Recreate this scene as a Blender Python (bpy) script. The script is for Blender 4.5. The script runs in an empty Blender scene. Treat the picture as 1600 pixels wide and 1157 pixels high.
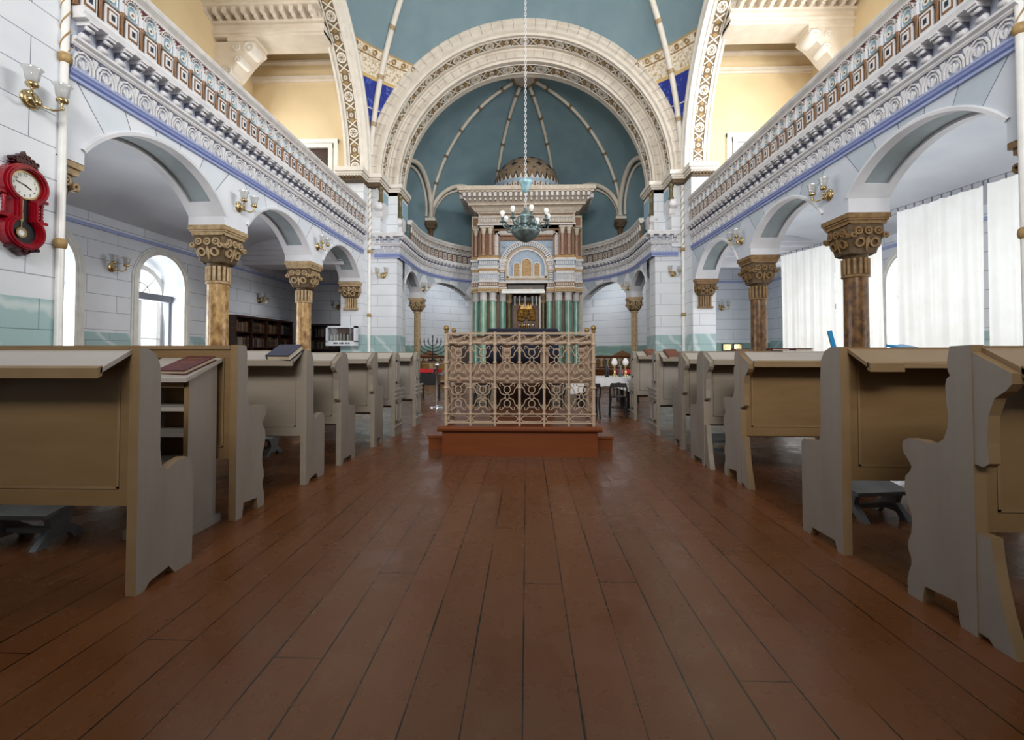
import bpy, bmesh, math, random
from mathutils import Vector, Matrix
random.seed(11)
C = bpy.context.scene.collection
PI = math.pi
def R(a): return math.radians(a)
def lin(c):
    def g(x):
        x /= 255.0
        return x / 12.92 if x <= 0.04045 else ((x + 0.055) / 1.055) ** 2.4
    return (g(c[0]), g(c[1]), g(c[2]), 1.0)

# ---------------------------------------------------------------- materials
MATS = {}
def newmat(name):
    m = bpy.data.materials.new(name); m.use_nodes = True
    nt = m.node_tree; nt.nodes.clear()
    out = nt.nodes.new('ShaderNodeOutputMaterial')
    b = nt.nodes.new('ShaderNodeBsdfPrincipled')
    nt.links.new(b.outputs[0], out.inputs[0])
    MATS[name] = m
    return m, nt, b
def N(nt, t, **kw):
    n = nt.nodes.new('ShaderNode' + t)
    for k, v in kw.items():
        if k.startswith('i_'):
            key = k[2:]
            n.inputs[int(key) if key.isdigit() else key.replace('_', ' ')].default_value = v
        else: setattr(n, k, v)
    return n
def L(nt, a, b): nt.links.new(a, b)
def math_(nt, op, a, b=None):
    n = nt.nodes.new('ShaderNodeMath'); n.operation = op
    for i, x in enumerate((a, b)):
        if x is None: continue
        if isinstance(x, (int, float)): n.inputs[i].default_value = x
        else: L(nt, x, n.inputs[i])
    return n.outputs[0]
def mixc(nt, f, a, b):
    n = nt.nodes.new('ShaderNodeMix'); n.data_type = 'RGBA'
    if isinstance(f, (int, float)): n.inputs[0].default_value = f
    else: L(nt, f, n.inputs[0])
    for s, x in ((6, a), (7, b)):
        if isinstance(x, tuple): n.inputs[s].default_value = x
        else: L(nt, x, n.inputs[s])
    return n.outputs[2]
def noise(nt, co, scale, detail=4, rough=0.55):
    n = N(nt, 'TexNoise'); n.inputs['Scale'].default_value = scale
    n.inputs['Detail'].default_value = detail; n.inputs['Roughness'].default_value = rough
    L(nt, co, n.inputs['Vector']); return n.outputs['Fac']
def ramp(nt, f, p0, p1):
    n = N(nt, 'MapRange'); n.inputs[1].default_value = p0; n.inputs[2].default_value = p1
    L(nt, f, n.inputs[0]); return n.outputs[0]
def objco(nt): return N(nt, 'TexCoord').outputs['Object']
def bump(nt, b, h, strength=0.2, dist=0.01):
    n = N(nt, 'Bump'); n.inputs['Strength'].default_value = strength; n.inputs['Distance'].default_value = dist
    L(nt, h, n.inputs['Height']); L(nt, n.outputs[0], b.inputs['Normal'])
def simple(name, c, rough=0.6, metal=0.0, c2=None, scale=6.0, bmp=0.0, p=(0.35, 0.7), stretch=None):
    m, nt, b = newmat(name)
    b.inputs['Roughness'].default_value = rough; b.inputs['Metallic'].default_value = metal
    co = objco(nt)
    if stretch:
        mp = N(nt, 'Mapping'); mp.inputs['Scale'].default_value = stretch; L(nt, co, mp.inputs[0]); co = mp.outputs[0]
    f = noise(nt, co, scale)
    if c2 is None:
        a = lin(c); c2l = tuple(x * 0.86 for x in a[:3]) + (1,)
    else: c2l = lin(c2)
    col = mixc(nt, ramp(nt, f, p[0], p[1]), lin(c), c2l)
    L(nt, col, b.inputs['Base Color'])
    if bmp: bump(nt, b, f, bmp)
    return m
def ashlar(name, c, c2, line, rowh=0.31, bw=1.15, rough=0.55, marble=False):
    m, nt, b = newmat(name); b.inputs['Roughness'].default_value = rough
    co = objco(nt)
    sx = N(nt, 'SeparateXYZ'); L(nt, co, sx.inputs[0])
    cx = N(nt, 'CombineXYZ'); L(nt, math_(nt, 'ADD', sx.outputs[0], sx.outputs[1]), cx.inputs[0]); L(nt, sx.outputs[2], cx.inputs[1])
    br = N(nt, 'TexBrick'); L(nt, cx.outputs[0], br.inputs['Vector'])
    br.inputs['Scale'].default_value = 1.0; br.inputs['Mortar Size'].default_value = 0.0045
    br.inputs['Mortar Smooth'].default_value = 0.2
    br.inputs['Brick Width'].default_value = bw; br.inputs['Row Height'].default_value = rowh
    f = noise(nt, co, 1.6 if not marble else 1.2, 6, 0.6)
    if marble:
        w = N(nt, 'TexWave'); w.inputs['Scale'].default_value = 0.9; w.inputs['Distortion'].default_value = 9
        w.inputs['Detail'].default_value = 5; w.bands_direction = 'DIAGONAL'
        L(nt, co, w.inputs['Vector']); f = ramp(nt, w.outputs['Fac'], 0.75, 1.0)
        base = mixc(nt, f, lin(c), lin(c2))
    else:
        base = mixc(nt, ramp(nt, f, 0.35, 0.75), lin(c), lin(c2))
    col = mixc(nt, br.outputs['Fac'], base, lin(line))
    L(nt, col, b.inputs['Base Color'])
    return m

ashlar('wall', (231, 234, 238), (219, 223, 230), (132, 138, 150))
ashlar('wall_right_face', (206, 212, 222), (196, 203, 214), (130, 136, 150))
ashlar('dado', (166, 194, 195), (206, 220, 219), (110, 132, 134), rowh=0.34, bw=0.9, marble=True, rough=0.4)
ashlar('dado_green', (138, 168, 158), (160, 188, 178), (100, 126, 118), rowh=0.5, bw=1.2, marble=True, rough=0.4)
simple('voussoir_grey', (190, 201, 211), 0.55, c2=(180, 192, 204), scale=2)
simple('voussoir_grey_lit', (222, 228, 235), 0.55, c2=(214, 221, 230), scale=2)  # voussoir grey lightened for the left wall, strong light put into the colour
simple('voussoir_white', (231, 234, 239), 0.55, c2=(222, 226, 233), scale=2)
simple('voussoir_white_shaded', (208, 214, 224), 0.55, c2=(198, 205, 217), scale=2)  # voussoir white darkened for the right wall, its shade put into the colour
simple('joint', (118, 124, 140), 0.7)
simple('soffit', (222, 222, 226), 0.6, scale=2)
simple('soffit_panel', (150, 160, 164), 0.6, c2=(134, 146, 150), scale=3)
simple('plaster', (206, 210, 216), 0.7, c2=(192, 197, 205), scale=1.2)
simple('blue_trim', (170, 181, 220), 0.55, c2=(156, 168, 212), scale=4)
simple('blue_trim_dark', (132, 146, 200), 0.55)
simple('white_trim', (230, 229, 230), 0.55, c2=(212, 211, 214), scale=5)
simple('frieze_back', (196, 202, 216), 0.6, c2=(180, 187, 203), scale=8)
simple('bracket_shade', (122, 124, 142), 0.7)
simple('cream_stone', (220, 211, 198), 0.6, c2=(204, 193, 178), scale=3, bmp=0.1)
simple('cream_light', (234, 228, 218), 0.6, c2=(220, 212, 200), scale=4)
simple('ornament_dark', (136, 116, 88), 0.7, c2=(108, 90, 64), scale=12)
simple('leaf_gold', (176, 146, 96), 0.5, 0.1, c2=(148, 116, 66), scale=14)
simple('gold', (146, 112, 58), 0.42, 0.3, c2=(112, 82, 38), scale=14)
simple('fan_gap', (112, 126, 142), 0.6)
simple('gold_bright', (206, 164, 84), 0.35, 0.35, c2=(120, 84, 36), scale=22, bmp=0.5)
simple('gilt_stone', (188, 164, 128), 0.5, 0.05, c2=(150, 122, 84), scale=16, bmp=0.2)
simple('cap_brown', (142, 112, 72), 0.5, 0.05, c2=(110, 80, 46), scale=16, bmp=0.2)
simple('gilt_dark', (100, 80, 54), 0.6, 0.0, c2=(74, 58, 38), scale=16)
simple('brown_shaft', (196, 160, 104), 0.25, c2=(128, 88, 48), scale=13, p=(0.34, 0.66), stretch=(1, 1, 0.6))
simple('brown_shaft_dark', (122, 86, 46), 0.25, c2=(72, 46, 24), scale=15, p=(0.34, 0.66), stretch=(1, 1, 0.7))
simple('yellow_wall', (230, 208, 168), 0.7, c2=(222, 199, 156), scale=1.0)
simple('beam_cream', (232, 222, 208), 0.65, c2=(220, 208, 192), scale=3)
simple('dome_blue', (104, 136, 142), 0.8, c2=(94, 126, 134), scale=1.3)
simple('apse_blue', (118, 144, 153), 0.8, c2=(106, 132, 142), scale=1.3)
simple('pew_cool_lit', (150, 139, 124), 0.42, c2=(140, 129, 114), scale=2, bmp=0.04, stretch=(1, 1, 5))  # greyer pew fronts farther off, the weaker warm light put into the colour
simple('pew_desk_warm_lit', (150, 126, 94), 0.4, c2=(140, 115, 84), scale=3)  # desk tops tinted tan, warm light from above put into the colour
simple('pew_warm_lit', (134, 107, 72), 0.42, c2=(124, 97, 62), scale=2, bmp=0.04, stretch=(1, 1, 5))  # pew fronts tinted brown, warm front light put into the colour
simple('pew_grey', (154, 147, 138), 0.42, c2=(146, 138, 129), scale=2, bmp=0.04, stretch=(5, 5, 1))
simple('pew_edge_warm', (142, 117, 84), 0.5, c2=(131, 105, 72), scale=5)  # board edges share the warm light tint of the fronts
simple('pew_light', (176, 170, 162), 0.38, c2=(166, 159, 150), scale=3)
simple('bima_wood', (118, 60, 20), 0.36, c2=(104, 50, 15), scale=2, stretch=(0.6, 6, 6))
simple('bima_tan', (156, 130, 108), 0.5, c2=(146, 119, 98), scale=3)
simple('grille_paint', (186, 164, 140), 0.45, c2=(168, 145, 121), scale=7)
simple('navy_cloth', (20, 24, 44), 0.9)
simple('dark_wood', (62, 36, 24), 0.4, c2=(44, 24, 16), scale=4, stretch=(1, 1, 6))
simple('mid_wood', (112, 64, 32), 0.4, c2=(88, 46, 22), scale=4, stretch=(1, 1, 6))
simple('black_wood', (22, 20, 22), 0.4)
simple('clock_red', (158, 14, 32), 0.14, c2=(116, 8, 24), scale=8)
simple('clock_dark', (58, 8, 18), 0.2)
simple('black', (12, 12, 16), 0.4)
simple('white', (238, 238, 236), 0.4)
simple('dial', (240, 240, 232), 0.4, c2=(232, 232, 224))
simple('brass', (216, 194, 148), 0.2, 0.9, c2=(186, 158, 106), scale=9)
simple('dull_brass', (150, 120, 72), 0.4, 0.6)
simple('chrome', (210, 210, 214), 0.12, 1.0)
simple('verdigris', (84, 92, 90), 0.42, 0.4, c2=(118, 138, 136), scale=10, p=(0.45, 0.75))
simple('verdigris_light', (150, 186, 194), 0.45, 0.2, c2=(110, 150, 160), scale=10)
simple('iron', (30, 32, 34), 0.5, 0.3)
simple('bulb', (246, 246, 244), 0.25)
simple('green_marble', (140, 178, 164), 0.28, c2=(96, 140, 128), scale=7, p=(0.35, 0.65), stretch=(1, 1, 0.4))
simple('green_marble_pale', (170, 198, 176), 0.28, c2=(122, 162, 142), scale=8, p=(0.35, 0.65), stretch=(1, 1, 0.4))
simple('olive_marble', (110, 98, 58), 0.3, c2=(76, 66, 40), scale=7)
simple('pink_marble', (180, 146, 128), 0.28, c2=(150, 112, 94), scale=9)
simple('ark_brown', (140, 102, 68), 0.5, c2=(116, 80, 50), scale=6)
simple('ark_white', (212, 208, 204), 0.5, c2=(190, 188, 190), scale=12)
simple('ark_blue', (142, 162, 184), 0.6, c2=(176, 188, 200), scale=14)
simple('ark_cream', (206, 194, 178), 0.55, c2=(184, 170, 152), scale=9)
simple('dome_brown', (142, 124, 104), 0.6, c2=(120, 100, 80), scale=9)
simple('royal_blue', (26, 44, 140), 0.5, c2=(40, 60, 160), scale=10)
simple('maroon', (96, 34, 40), 0.5, c2=(80, 26, 32))
simple('parapet_navy', (34, 38, 48), 0.6)
simple('parapet_brown', (136, 96, 58), 0.4, c2=(104, 70, 42), scale=10)
simple('parapet_blue', (150, 184, 200), 0.6)
simple('book_maroon', (92, 22, 26), 0.35, c2=(74, 16, 20), scale=10)
simple('book_brown', (104, 48, 32), 0.4)
simple('book_navy', (44, 50, 74), 0.4, c2=(36, 42, 62), scale=8)
simple('book_blue', (22, 140, 200), 0.35)
simple('paper', (222, 208, 180), 0.7)
simple('red_velvet', (190, 16, 24), 0.7)
simple('linen', (230, 230, 232), 0.8)
simple('grey_shade', (120, 124, 132), 0.6)
simple('window_paint', (236, 234, 226), 0.5)
simple('rail_cream', (214, 210, 206), 0.55, c2=(190, 186, 184), scale=6)
simple('stool_grey', (120, 124, 126), 0.5, c2=(100, 104, 106), scale=6)
simple('colonette', (240, 238, 234), 0.35)
simple('label_white', (226, 232, 238), 0.5)
BOOKCOL = []
for i, c in enumerate([(120, 84, 60), (70, 40, 34), (60, 66, 84), (150, 128, 100), (44, 44, 48), (110, 52, 40), (176, 164, 146), (82, 76, 66)]):
    simple('book_%d' % i, tuple(int(v * 0.72) for v in c), 0.5); BOOKCOL.append('book_%d' % i)

def special():
    # translucent curtain
    m, nt, b = newmat('curtain'); nt.nodes.remove(b)
    out = [n for n in nt.nodes if n.type == 'OUTPUT_MATERIAL'][0]
    d = N(nt, 'BsdfDiffuse'); t = N(nt, 'BsdfTranslucent'); mx = N(nt, 'MixShader'); mx.inputs[0].default_value = 0.5
    f = noise(nt, objco(nt), 3.0)
    c = mixc(nt, ramp(nt, f, 0.3, 0.7), lin((247, 246, 243)), lin((240, 238, 232)))
    L(nt, c, d.inputs[0]); L(nt, c, t.inputs[0]); L(nt, d.outputs[0], mx.inputs[1]); L(nt, t.outputs[0], mx.inputs[2]); L(nt, mx.outputs[0], out.inputs[0])
    # thin glass
    for nm, fac, tint in (('pane', 0.12, (1, 1, 1, 1)), ('case_glass', 0.04, (0.9, 0.93, 0.95, 1))):
        m, nt, b = newmat(nm); nt.nodes.remove(b)
        out = [n for n in nt.nodes if n.type == 'OUTPUT_MATERIAL'][0]
        t = N(nt, 'BsdfTransparent'); t.inputs[0].default_value = tint
        g = N(nt, 'BsdfGlossy'); g.inputs['Roughness'].default_value = 0.02
        mx = N(nt, 'MixShader'); mx.inputs[0].default_value = fac
        L(nt, t.outputs[0], mx.inputs[1]); L(nt, g.outputs[0], mx.inputs[2]); L(nt, mx.outputs[0], out.inputs[0])
    # frosted shade glass: white translucent with a little clear
    m, nt, b = newmat('shade_glass'); nt.nodes.remove(b)
    out = [n for n in nt.nodes if n.type == 'OUTPUT_MATERIAL'][0]
    d = N(nt, 'BsdfDiffuse'); d.inputs[0].default_value = (0.85, 0.85, 0.84, 1)
    t = N(nt, 'BsdfTranslucent'); t.inputs[0].default_value = (0.85, 0.85, 0.84, 1)
    tr = N(nt, 'BsdfTransparent'); g = N(nt, 'BsdfGlossy'); g.inputs['Roughness'].default_value = 0.1
    m1 = N(nt, 'MixShader'); m1.inputs[0].default_value = 0.5; L(nt, d.outputs[0], m1.inputs[1]); L(nt, t.outputs[0], m1.inputs[2])
    m2 = N(nt, 'MixShader'); m2.inputs[0].default_value = 0.3; L(nt, m1.outputs[0], m2.inputs[1]); L(nt, tr.outputs[0], m2.inputs[2])
    m3 = N(nt, 'MixShader'); m3.inputs[0].default_value = 0.12; L(nt, m2.outputs[0], m3.inputs[1]); L(nt, g.outputs[0], m3.inputs[2])
    L(nt, m3.outputs[0], out.inputs[0])
    # painted floor boards running towards the ark
    m, nt, b = newmat('floor_boards')
    co = objco(nt); sx = N(nt, 'SeparateXYZ'); L(nt, co, sx.inputs[0])
    bx = math_(nt, 'DIVIDE', math_(nt, 'ADD', sx.outputs[0], 9.978), 0.188)
    idx = math_(nt, 'FLOOR', bx); fr = math_(nt, 'FRACT', bx)
    wn = N(nt, 'TexWhiteNoise'); wn.noise_dimensions = '1D'; L(nt, idx, wn.inputs['W'])
    edge = math_(nt, 'MINIMUM', fr, math_(nt, 'SUBTRACT', 1.0, fr))
    gapn = noise(nt, co, 2.0, 3)
    gw = math_(nt, 'MULTIPLY', ramp(nt, gapn, 0.3, 0.6), 0.022)
    gap = math_(nt, 'LESS_THAN', edge, gw)
    ej = math_(nt, 'FRACT', math_(nt, 'ADD', math_(nt, 'DIVIDE', sx.outputs[1], 3.9), wn.outputs['Value']))
    ej = math_(nt, 'LESS_THAN', ej, 0.0012)
    gap = math_(nt, 'MAXIMUM', gap, ej)
    n1 = noise(nt, co, 1.1, 6, 0.6)
    mp = N(nt, 'Mapping'); mp.inputs['Scale'].default_value = (9, 0.7, 1); L(nt, co, mp.inputs[0])
    n2 = noise(nt, mp.outputs[0], 2.0, 5)
    base = mixc(nt, ramp(nt, n1, 0.3, 0.7), lin((103, 63, 33)), lin((92, 53, 26)))
    base = mixc(nt, math_(nt, 'MULTIPLY', wn.outputs['Value'], 0.35), base, lin((126, 78, 50)))
    base = mixc(nt, math_(nt, 'MULTIPLY', ramp(nt, n2, 0.55, 0.8), 0.25), base, lin((132, 92, 68)))
    colr = mixc(nt, gap, base, lin((20, 9, 4)))
    L(nt, colr, b.inputs['Base Color'])
    n3 = noise(nt, co, 3.2, 6, 0.65)
    rg = math_(nt, 'ADD', 0.2, math_(nt, 'MULTIPLY', ramp(nt, n3, 0.35, 0.7), 0.2))
    L(nt, rg, b.inputs['Roughness'])
    h = math_(nt, 'SUBTRACT', math_(nt, 'ADD', math_(nt, 'MULTIPLY', n2, 0.35), math_(nt, 'MULTIPLY', noise(nt, co, 5.5, 5), 0.5)), gap)
    bump(nt, b, h, 0.13, 0.01)
    # painted sail vault: blue crown, ornate cream ring, royal blue feet
    m, nt, b = newmat('vault_paint'); b.inputs['Roughness'].default_value = 0.75
    co = objco(nt); sx = N(nt, 'SeparateXYZ'); L(nt, co, sx.inputs[0]); z = sx.outputs[2]
    n1 = noise(nt, co, 1.3); blue = mixc(nt, ramp(nt, n1, 0.35, 0.7), lin((124, 147, 155)), lin((113, 137, 146)))
    vo = N(nt, 'TexVoronoi'); vo.inputs['Scale'].default_value = 9; L(nt, co, vo.inputs['Vector'])
    n4 = noise(nt, co, 16, 4)
    speck = math_(nt, 'MULTIPLY', ramp(nt, vo.outputs['Distance'], 0.28, 0.5), ramp(nt, n4, 0.45, 0.6))
    cream = mixc(nt, speck, lin((230, 218, 198)), lin((180, 156, 120)))
    n5 = noise(nt, co, 7, 5)
    royal = mixc(nt, ramp(nt, n5, 0.55, 0.62), lin((30, 46, 136)), lin((74, 96, 176)))
    def band(a, c): return math_(nt, 'MULTIPLY', math_(nt, 'GREATER_THAN', z, a), math_(nt, 'LESS_THAN', z, c))
    colr = mixc(nt, math_(nt, 'GREATER_THAN', z, 8.68), royal, cream)
    colr = mixc(nt, math_(nt, 'GREATER_THAN', z, 9.36), colr, blue)
    for a, c, k in ((8.68, 8.76, (206, 176, 116)), (9.14, 9.17, (140, 110, 70)), (9.33, 9.37, (176, 146, 96)), (8.0, 8.03, (206, 200, 190))):
        colr = mixc(nt, band(a, c), colr, lin(k))
    L(nt, colr, b.inputs['Base Color'])
special()

# ---------------------------------------------------------------- mesh builder
class MB:
    def __init__(s): s.v = []; s.f = []; s.m = []; s.s = []
    def add(s, vs, fs, m=0, sm=False):
        b = len(s.v); s.v += [tuple(p) for p in vs]
        for f in fs:
            s.f.append(tuple(b + i for i in f)); s.m.append(m); s.s.append(sm)
    def quad(s, a, b, c, d, m=0): s.add([a, b, c, d], [(0, 1, 2, 3)], m)
    def hexa(s, p, m=0):
        s.add(p, [(0, 3, 2, 1), (4, 5, 6, 7), (0, 1, 5, 4), (1, 2, 6, 5), (2, 3, 7, 6), (3, 0, 4, 7)], m)
    def box(s, x0, x1, y0, y1, z0, z1, m=0):
        s.hexa([(x0, y0, z0), (x1, y0, z0), (x1, y1, z0), (x0, y1, z0), (x0, y0, z1), (x1, y0, z1), (x1, y1, z1), (x0, y1, z1)], m)
    def prism(s, pts, off, m=0, m2=None):
        n = len(pts); o = Vector(off); P = [Vector(p) for p in pts]
        vs = P + [p + o for p in P]
        s.add(vs, [tuple(range(n))[::-1], tuple(range(n, 2 * n))], m)
        s.add(vs, [(i, (i + 1) % n, n + (i + 1) % n, n + i) for i in range(n)], m if m2 is None else m2)
    def tube(s, path, r, n=6, m=0, closed=False, sm=True, cap=True):
        P = [Vector(p) for p in path]; k = len(P); vs = []; up = None
        for i, p in enumerate(P):
            if closed: t = P[(i + 1) % k] - P[i - 1]
            else: t = P[min(i + 1, k - 1)] - P[max(i - 1, 0)]
            if t.length < 1e-9: t = Vector((0, 0, 1))
            t.normalize()
            if up is None:
                up = Vector((0, 0, 1)) if abs(t.z) < 0.9 else Vector((1, 0, 0))
            a = t.cross(up)
            if a.length < 1e-6: a = t.orthogonal()
            a.normalize(); b = a.cross(t); up = b
            rr = r[i] if isinstance(r, (list, tuple)) else r
            for j in range(n):
                q = 2 * PI * (j + 0.5) / n
                vs.append(p + a * (math.cos(q) * rr) + b * (math.sin(q) * rr))
        fs = []
        for i in range(k if closed else k - 1):
            i2 = (i + 1) % k
            for j in range(n):
                j2 = (j + 1) % n
                fs.append((i * n + j, i * n + j2, i2 * n + j2, i2 * n + j))
        s.add(vs, fs, m, sm)
        if cap and not closed:
            s.add(vs[:n], [tuple(range(n))[::-1]], m); s.add(vs[-n:], [tuple(range(n))], m)
    def lathe(s, prof, c=(0, 0, 0), n=16, m=0, M=None, sm=True, a0=0, a1=2 * PI, flute=0.0, nf=0):
        full = abs(a1 - a0 - 2 * PI) < 1e-6; k = n if full else n + 1; vs = []
        for (r, z) in prof:
            for j in range(k):
                q = a0 + (a1 - a0) * j / n
                rr = r * (1 + flute * math.cos(nf * q)) if flute else r
                p = Vector((rr * math.cos(q), rr * math.sin(q), z))
                if M is not None: p = M @ p
                vs.append(p + Vector(c))
        fs = []
        for i in range(len(prof) - 1):
            for j in range(n):
                j2 = (j + 1) % k
                fs.append((i * k + j, i * k + j2, (i + 1) * k + j2, (i + 1) * k + j))
        s.add(vs, fs, m, sm)
        if full:
            if prof[0][0] > 1e-5: s.add(vs[:k], [tuple(range(k))[::-1]], m)
            if prof[-1][0] > 1e-5: s.add(vs[-k:], [tuple(range(k))], m)
    def grid(s, rows, m=0, sm=True):
        n = len(rows[0]); vs = [p for r in rows for p in r]
        s.add(vs, [(i * n + j, i * n + j + 1, (i + 1) * n + j + 1, (i + 1) * n + j) for i in range(len(rows) - 1) for j in range(n - 1)], m, sm)
    # shapes in a mapped plane: F(s, t, h)
    def shape(s, F, pts, h0, h1, m=0):
        n = len(pts); vs = [F(a, b, h0) for a, b in pts] + [F(a, b, h1) for a, b in pts]
        s.add(vs, [tuple(range(n, 2 * n))] + [(i, (i + 1) % n, n + (i + 1) % n, n + i) for i in range(n)], m)
    def disc(s, F, a, b, r, h0, h1, m=0, n=10, rb=None):
        rb = rb or r
        s.shape(F, [(a + r * math.cos(2 * PI * i / n), b + rb * math.sin(2 * PI * i / n)) for i in range(n)], h0, h1, m)
    def ring(s, F, a, b, r0, r1, h0, h1, m=0, n=12, t0=0, t1=2 * PI):
        full = abs(t1 - t0 - 2 * PI) < 1e-6; k = n if full else n + 1; vs = []
        for r, h in ((r0, h0), (r0, h1), (r1, h1), (r1, h0)):
            for i in range(k):
                q = t0 + (t1 - t0) * i / n
                vs.append(F(a + r * math.cos(q), b + r * math.sin(q), h))
        fs = []
        for l in range(3):
            for i in range(n):
                i2 = (i + 1) % k
                fs.append((l * k + i, l * k + i2, (l + 1) * k + i2, (l + 1) * k + i))
        s.add(vs, fs, m)
    def bar(s, F, a0, b0, a1, b1, w, h0, h1, m=0):
        dx, dy = a1 - a0, b1 - b0; l = math.hypot(dx, dy) or 1; nx, ny = -dy / l * w / 2, dx / l * w / 2
        s.shape(F, [(a0 + nx, b0 + ny), (a0 - nx, b0 - ny), (a1 - nx, b1 - ny), (a1 + nx, b1 + ny)], h0, h1, m)
    def rect(s, F, a0, a1, b0, b1, h0, h1, m=0, n=1):
        for i in range(n):
            u0 = a0 + (a1 - a0) * i / n; u1 = a0 + (a1 - a0) * (i + 1) / n
            s.shape(F, [(u0, b0), (u1, b0), (u1, b1), (u0, b1)], h0, h1, m)
    def build(s, name, mats, parent=None, recalc=True):
        me = bpy.data.meshes.new(name)
        me.from_pydata(s.v, [], s.f)
        if isinstance(mats, str): mats = [mats]
        for k in mats: me.materials.append(MATS[k])
        me.polygons.foreach_set('material_index', s.m)
        me.polygons.foreach_set('use_smooth', s.s)
        if recalc:
            bm = bmesh.new(); bm.from_mesh(me)
            bmesh.ops.recalc_face_normals(bm, faces=bm.faces[:]); bm.to_mesh(me); bm.free()
        me.update()
        o = bpy.data.objects.new(name, me); C.objects.link(o)
        if parent: o.parent = parent
        return o

def tag(o, label=None, cat=None, group=None, kind=None):
    if label: o['label'] = label
    if cat: o['category'] = cat
    if group: o['group'] = group
    if kind: o['kind'] = kind
    return o
def thing(name, label, cat, loc=(0, 0, 0), rz=0.0, group=None, kind='thing'):
    o = bpy.data.objects.new(name, None); C.objects.link(o)
    o.empty_display_size = 0.1; o.location = loc; o.rotation_euler = (0, 0, rz)
    return tag(o, label, cat, group, kind)
def structure(o): o['kind'] = 'structure'; return o
def copy_tree(o, parent=None):
    c = o.copy(); C.objects.link(c)
    if parent: c.parent = parent
    for ch in list(o.children): copy_tree(ch, c)
    return c
def part_copy(o, parent, loc=(0, 0, 0), rz=0.0):
    c = o.copy(); C.objects.link(c); c.parent = parent; c.location = loc; c.rotation_euler = (0, 0, rz)
    for ch in list(o.children): part_copy(ch, c)
    return c
def text_mesh(txt, size):
    cu = bpy.data.curves.new('t', 'FONT'); cu.body = txt; cu.size = size; cu.align_x = 'CENTER'; cu.align_y = 'CENTER'; cu.resolution_u = 2
    o = bpy.data.objects.new('t', cu); C.objects.link(o)
    me = bpy.data.meshes.new_from_object(o.evaluated_get(bpy.context.evaluated_depsgraph_get()))
    v = [(p.co.x, p.co.y) for p in me.vertices]; f = [tuple(p.vertices) for p in me.polygons]
    bpy.data.objects.remove(o); bpy.data.curves.remove(cu); bpy.data.meshes.remove(me)
    return v, f

# ---------------------------------------------------------------- key sizes (metres)
CAMZ = 1.15
WL, WR = 4.50, 4.38          # nave wall planes left / right of the camera
X0, HALF = -0.06, 4.44       # centre line and half width of the nave
YC = 8.36                    # centre of the square nave bay
YCH = 12.8                   # front of the chancel arch
ZSP = 6.12                   # springing of the big arches
APC = 14.8; APR = 3.67       # apse gallery centre and radius
CL = [4.165, 6.875, 9.585, 12.33]   # left arcade centres along the nave
CR = [3.97, 6.575, 9.28, 12.15]
XOUT = 7.5                   # aisle outer walls
YEND = 14.3
# ================================================================ the setting
mb = MB(); mb.box(-8.6, 8.6, -4.2, 21.5, -0.2, 0.0)
structure(mb.build('floor', 'floor_boards'))

def planeX(X, sgn):
    # (s along the nave, t height, h into the nave)
    return lambda s, t, h: Vector((X + sgn * h, s, t))
FL, FR = planeX(-WL, 1), planeX(WR, -1)

class Run:
    """A horizontal path: at(s) gives the point, F(s,t,h) offsets by h to the nave side."""
    def __init__(s, pts, flip=1):
        s.p = [Vector((a, b, 0)) for a, b in pts]; s.c = [0.0]; s.flip = flip
        for i in range(1, len(s.p)): s.c.append(s.c[-1] + (s.p[i] - s.p[i - 1]).length)
        s.L = s.c[-1]; s.n = []
        k = len(s.p); segn = []
        for i in range(k - 1):
            t = (s.p[i + 1] - s.p[i]).normalized(); segn.append(Vector((t.y, -t.x, 0)) * flip)
        for i in range(k):
            a = segn[max(i - 1, 0)]; b = segn[min(i, k - 2)]; m = a + b; m.normalize()
            s.n.append(m / max(m.dot(a), 0.3))
    def F(s, q, t, h):
        q = min(max(q, 0), s.L); i = 0
        while i < len(s.c) - 2 and s.c[i + 1] < q: i += 1
        u = (q - s.c[i]) / max(s.c[i + 1] - s.c[i], 1e-9)
        p = s.p[i].lerp(s.p[i + 1], u); n = s.n[i].lerp(s.n[i + 1], u)
        return Vector((p.x + n.x * h, p.y + n.y * h, t))
    def ang(s, q):
        a = s.F(max(q - 0.02, 0), 0, 0); b = s.F(min(q + 0.02, s.L), 0, 0); d = b - a
        return math.atan2(d.y, d.x)
    def sweep(s, mb, prof, m=0):
        """prof: polygon of (h, z); swept along the path with mitred corners."""
        k = len(prof); vs = [Vector((p.x + n.x * h, p.y + n.y * h, z)) for p, n in zip(s.p, s.n) for h, z in prof]
        fs = [(i * k + j, i * k + (j + 1) % k, (i + 1) * k + (j + 1) % k, (i + 1) * k + j) for i in range(len(s.p) - 1) for j in range(k)]
        e = (len(s.p) - 1) * k
        mb.add(vs, fs + [tuple(range(k))[::-1], tuple(range(e, e + k))], m)

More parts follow.
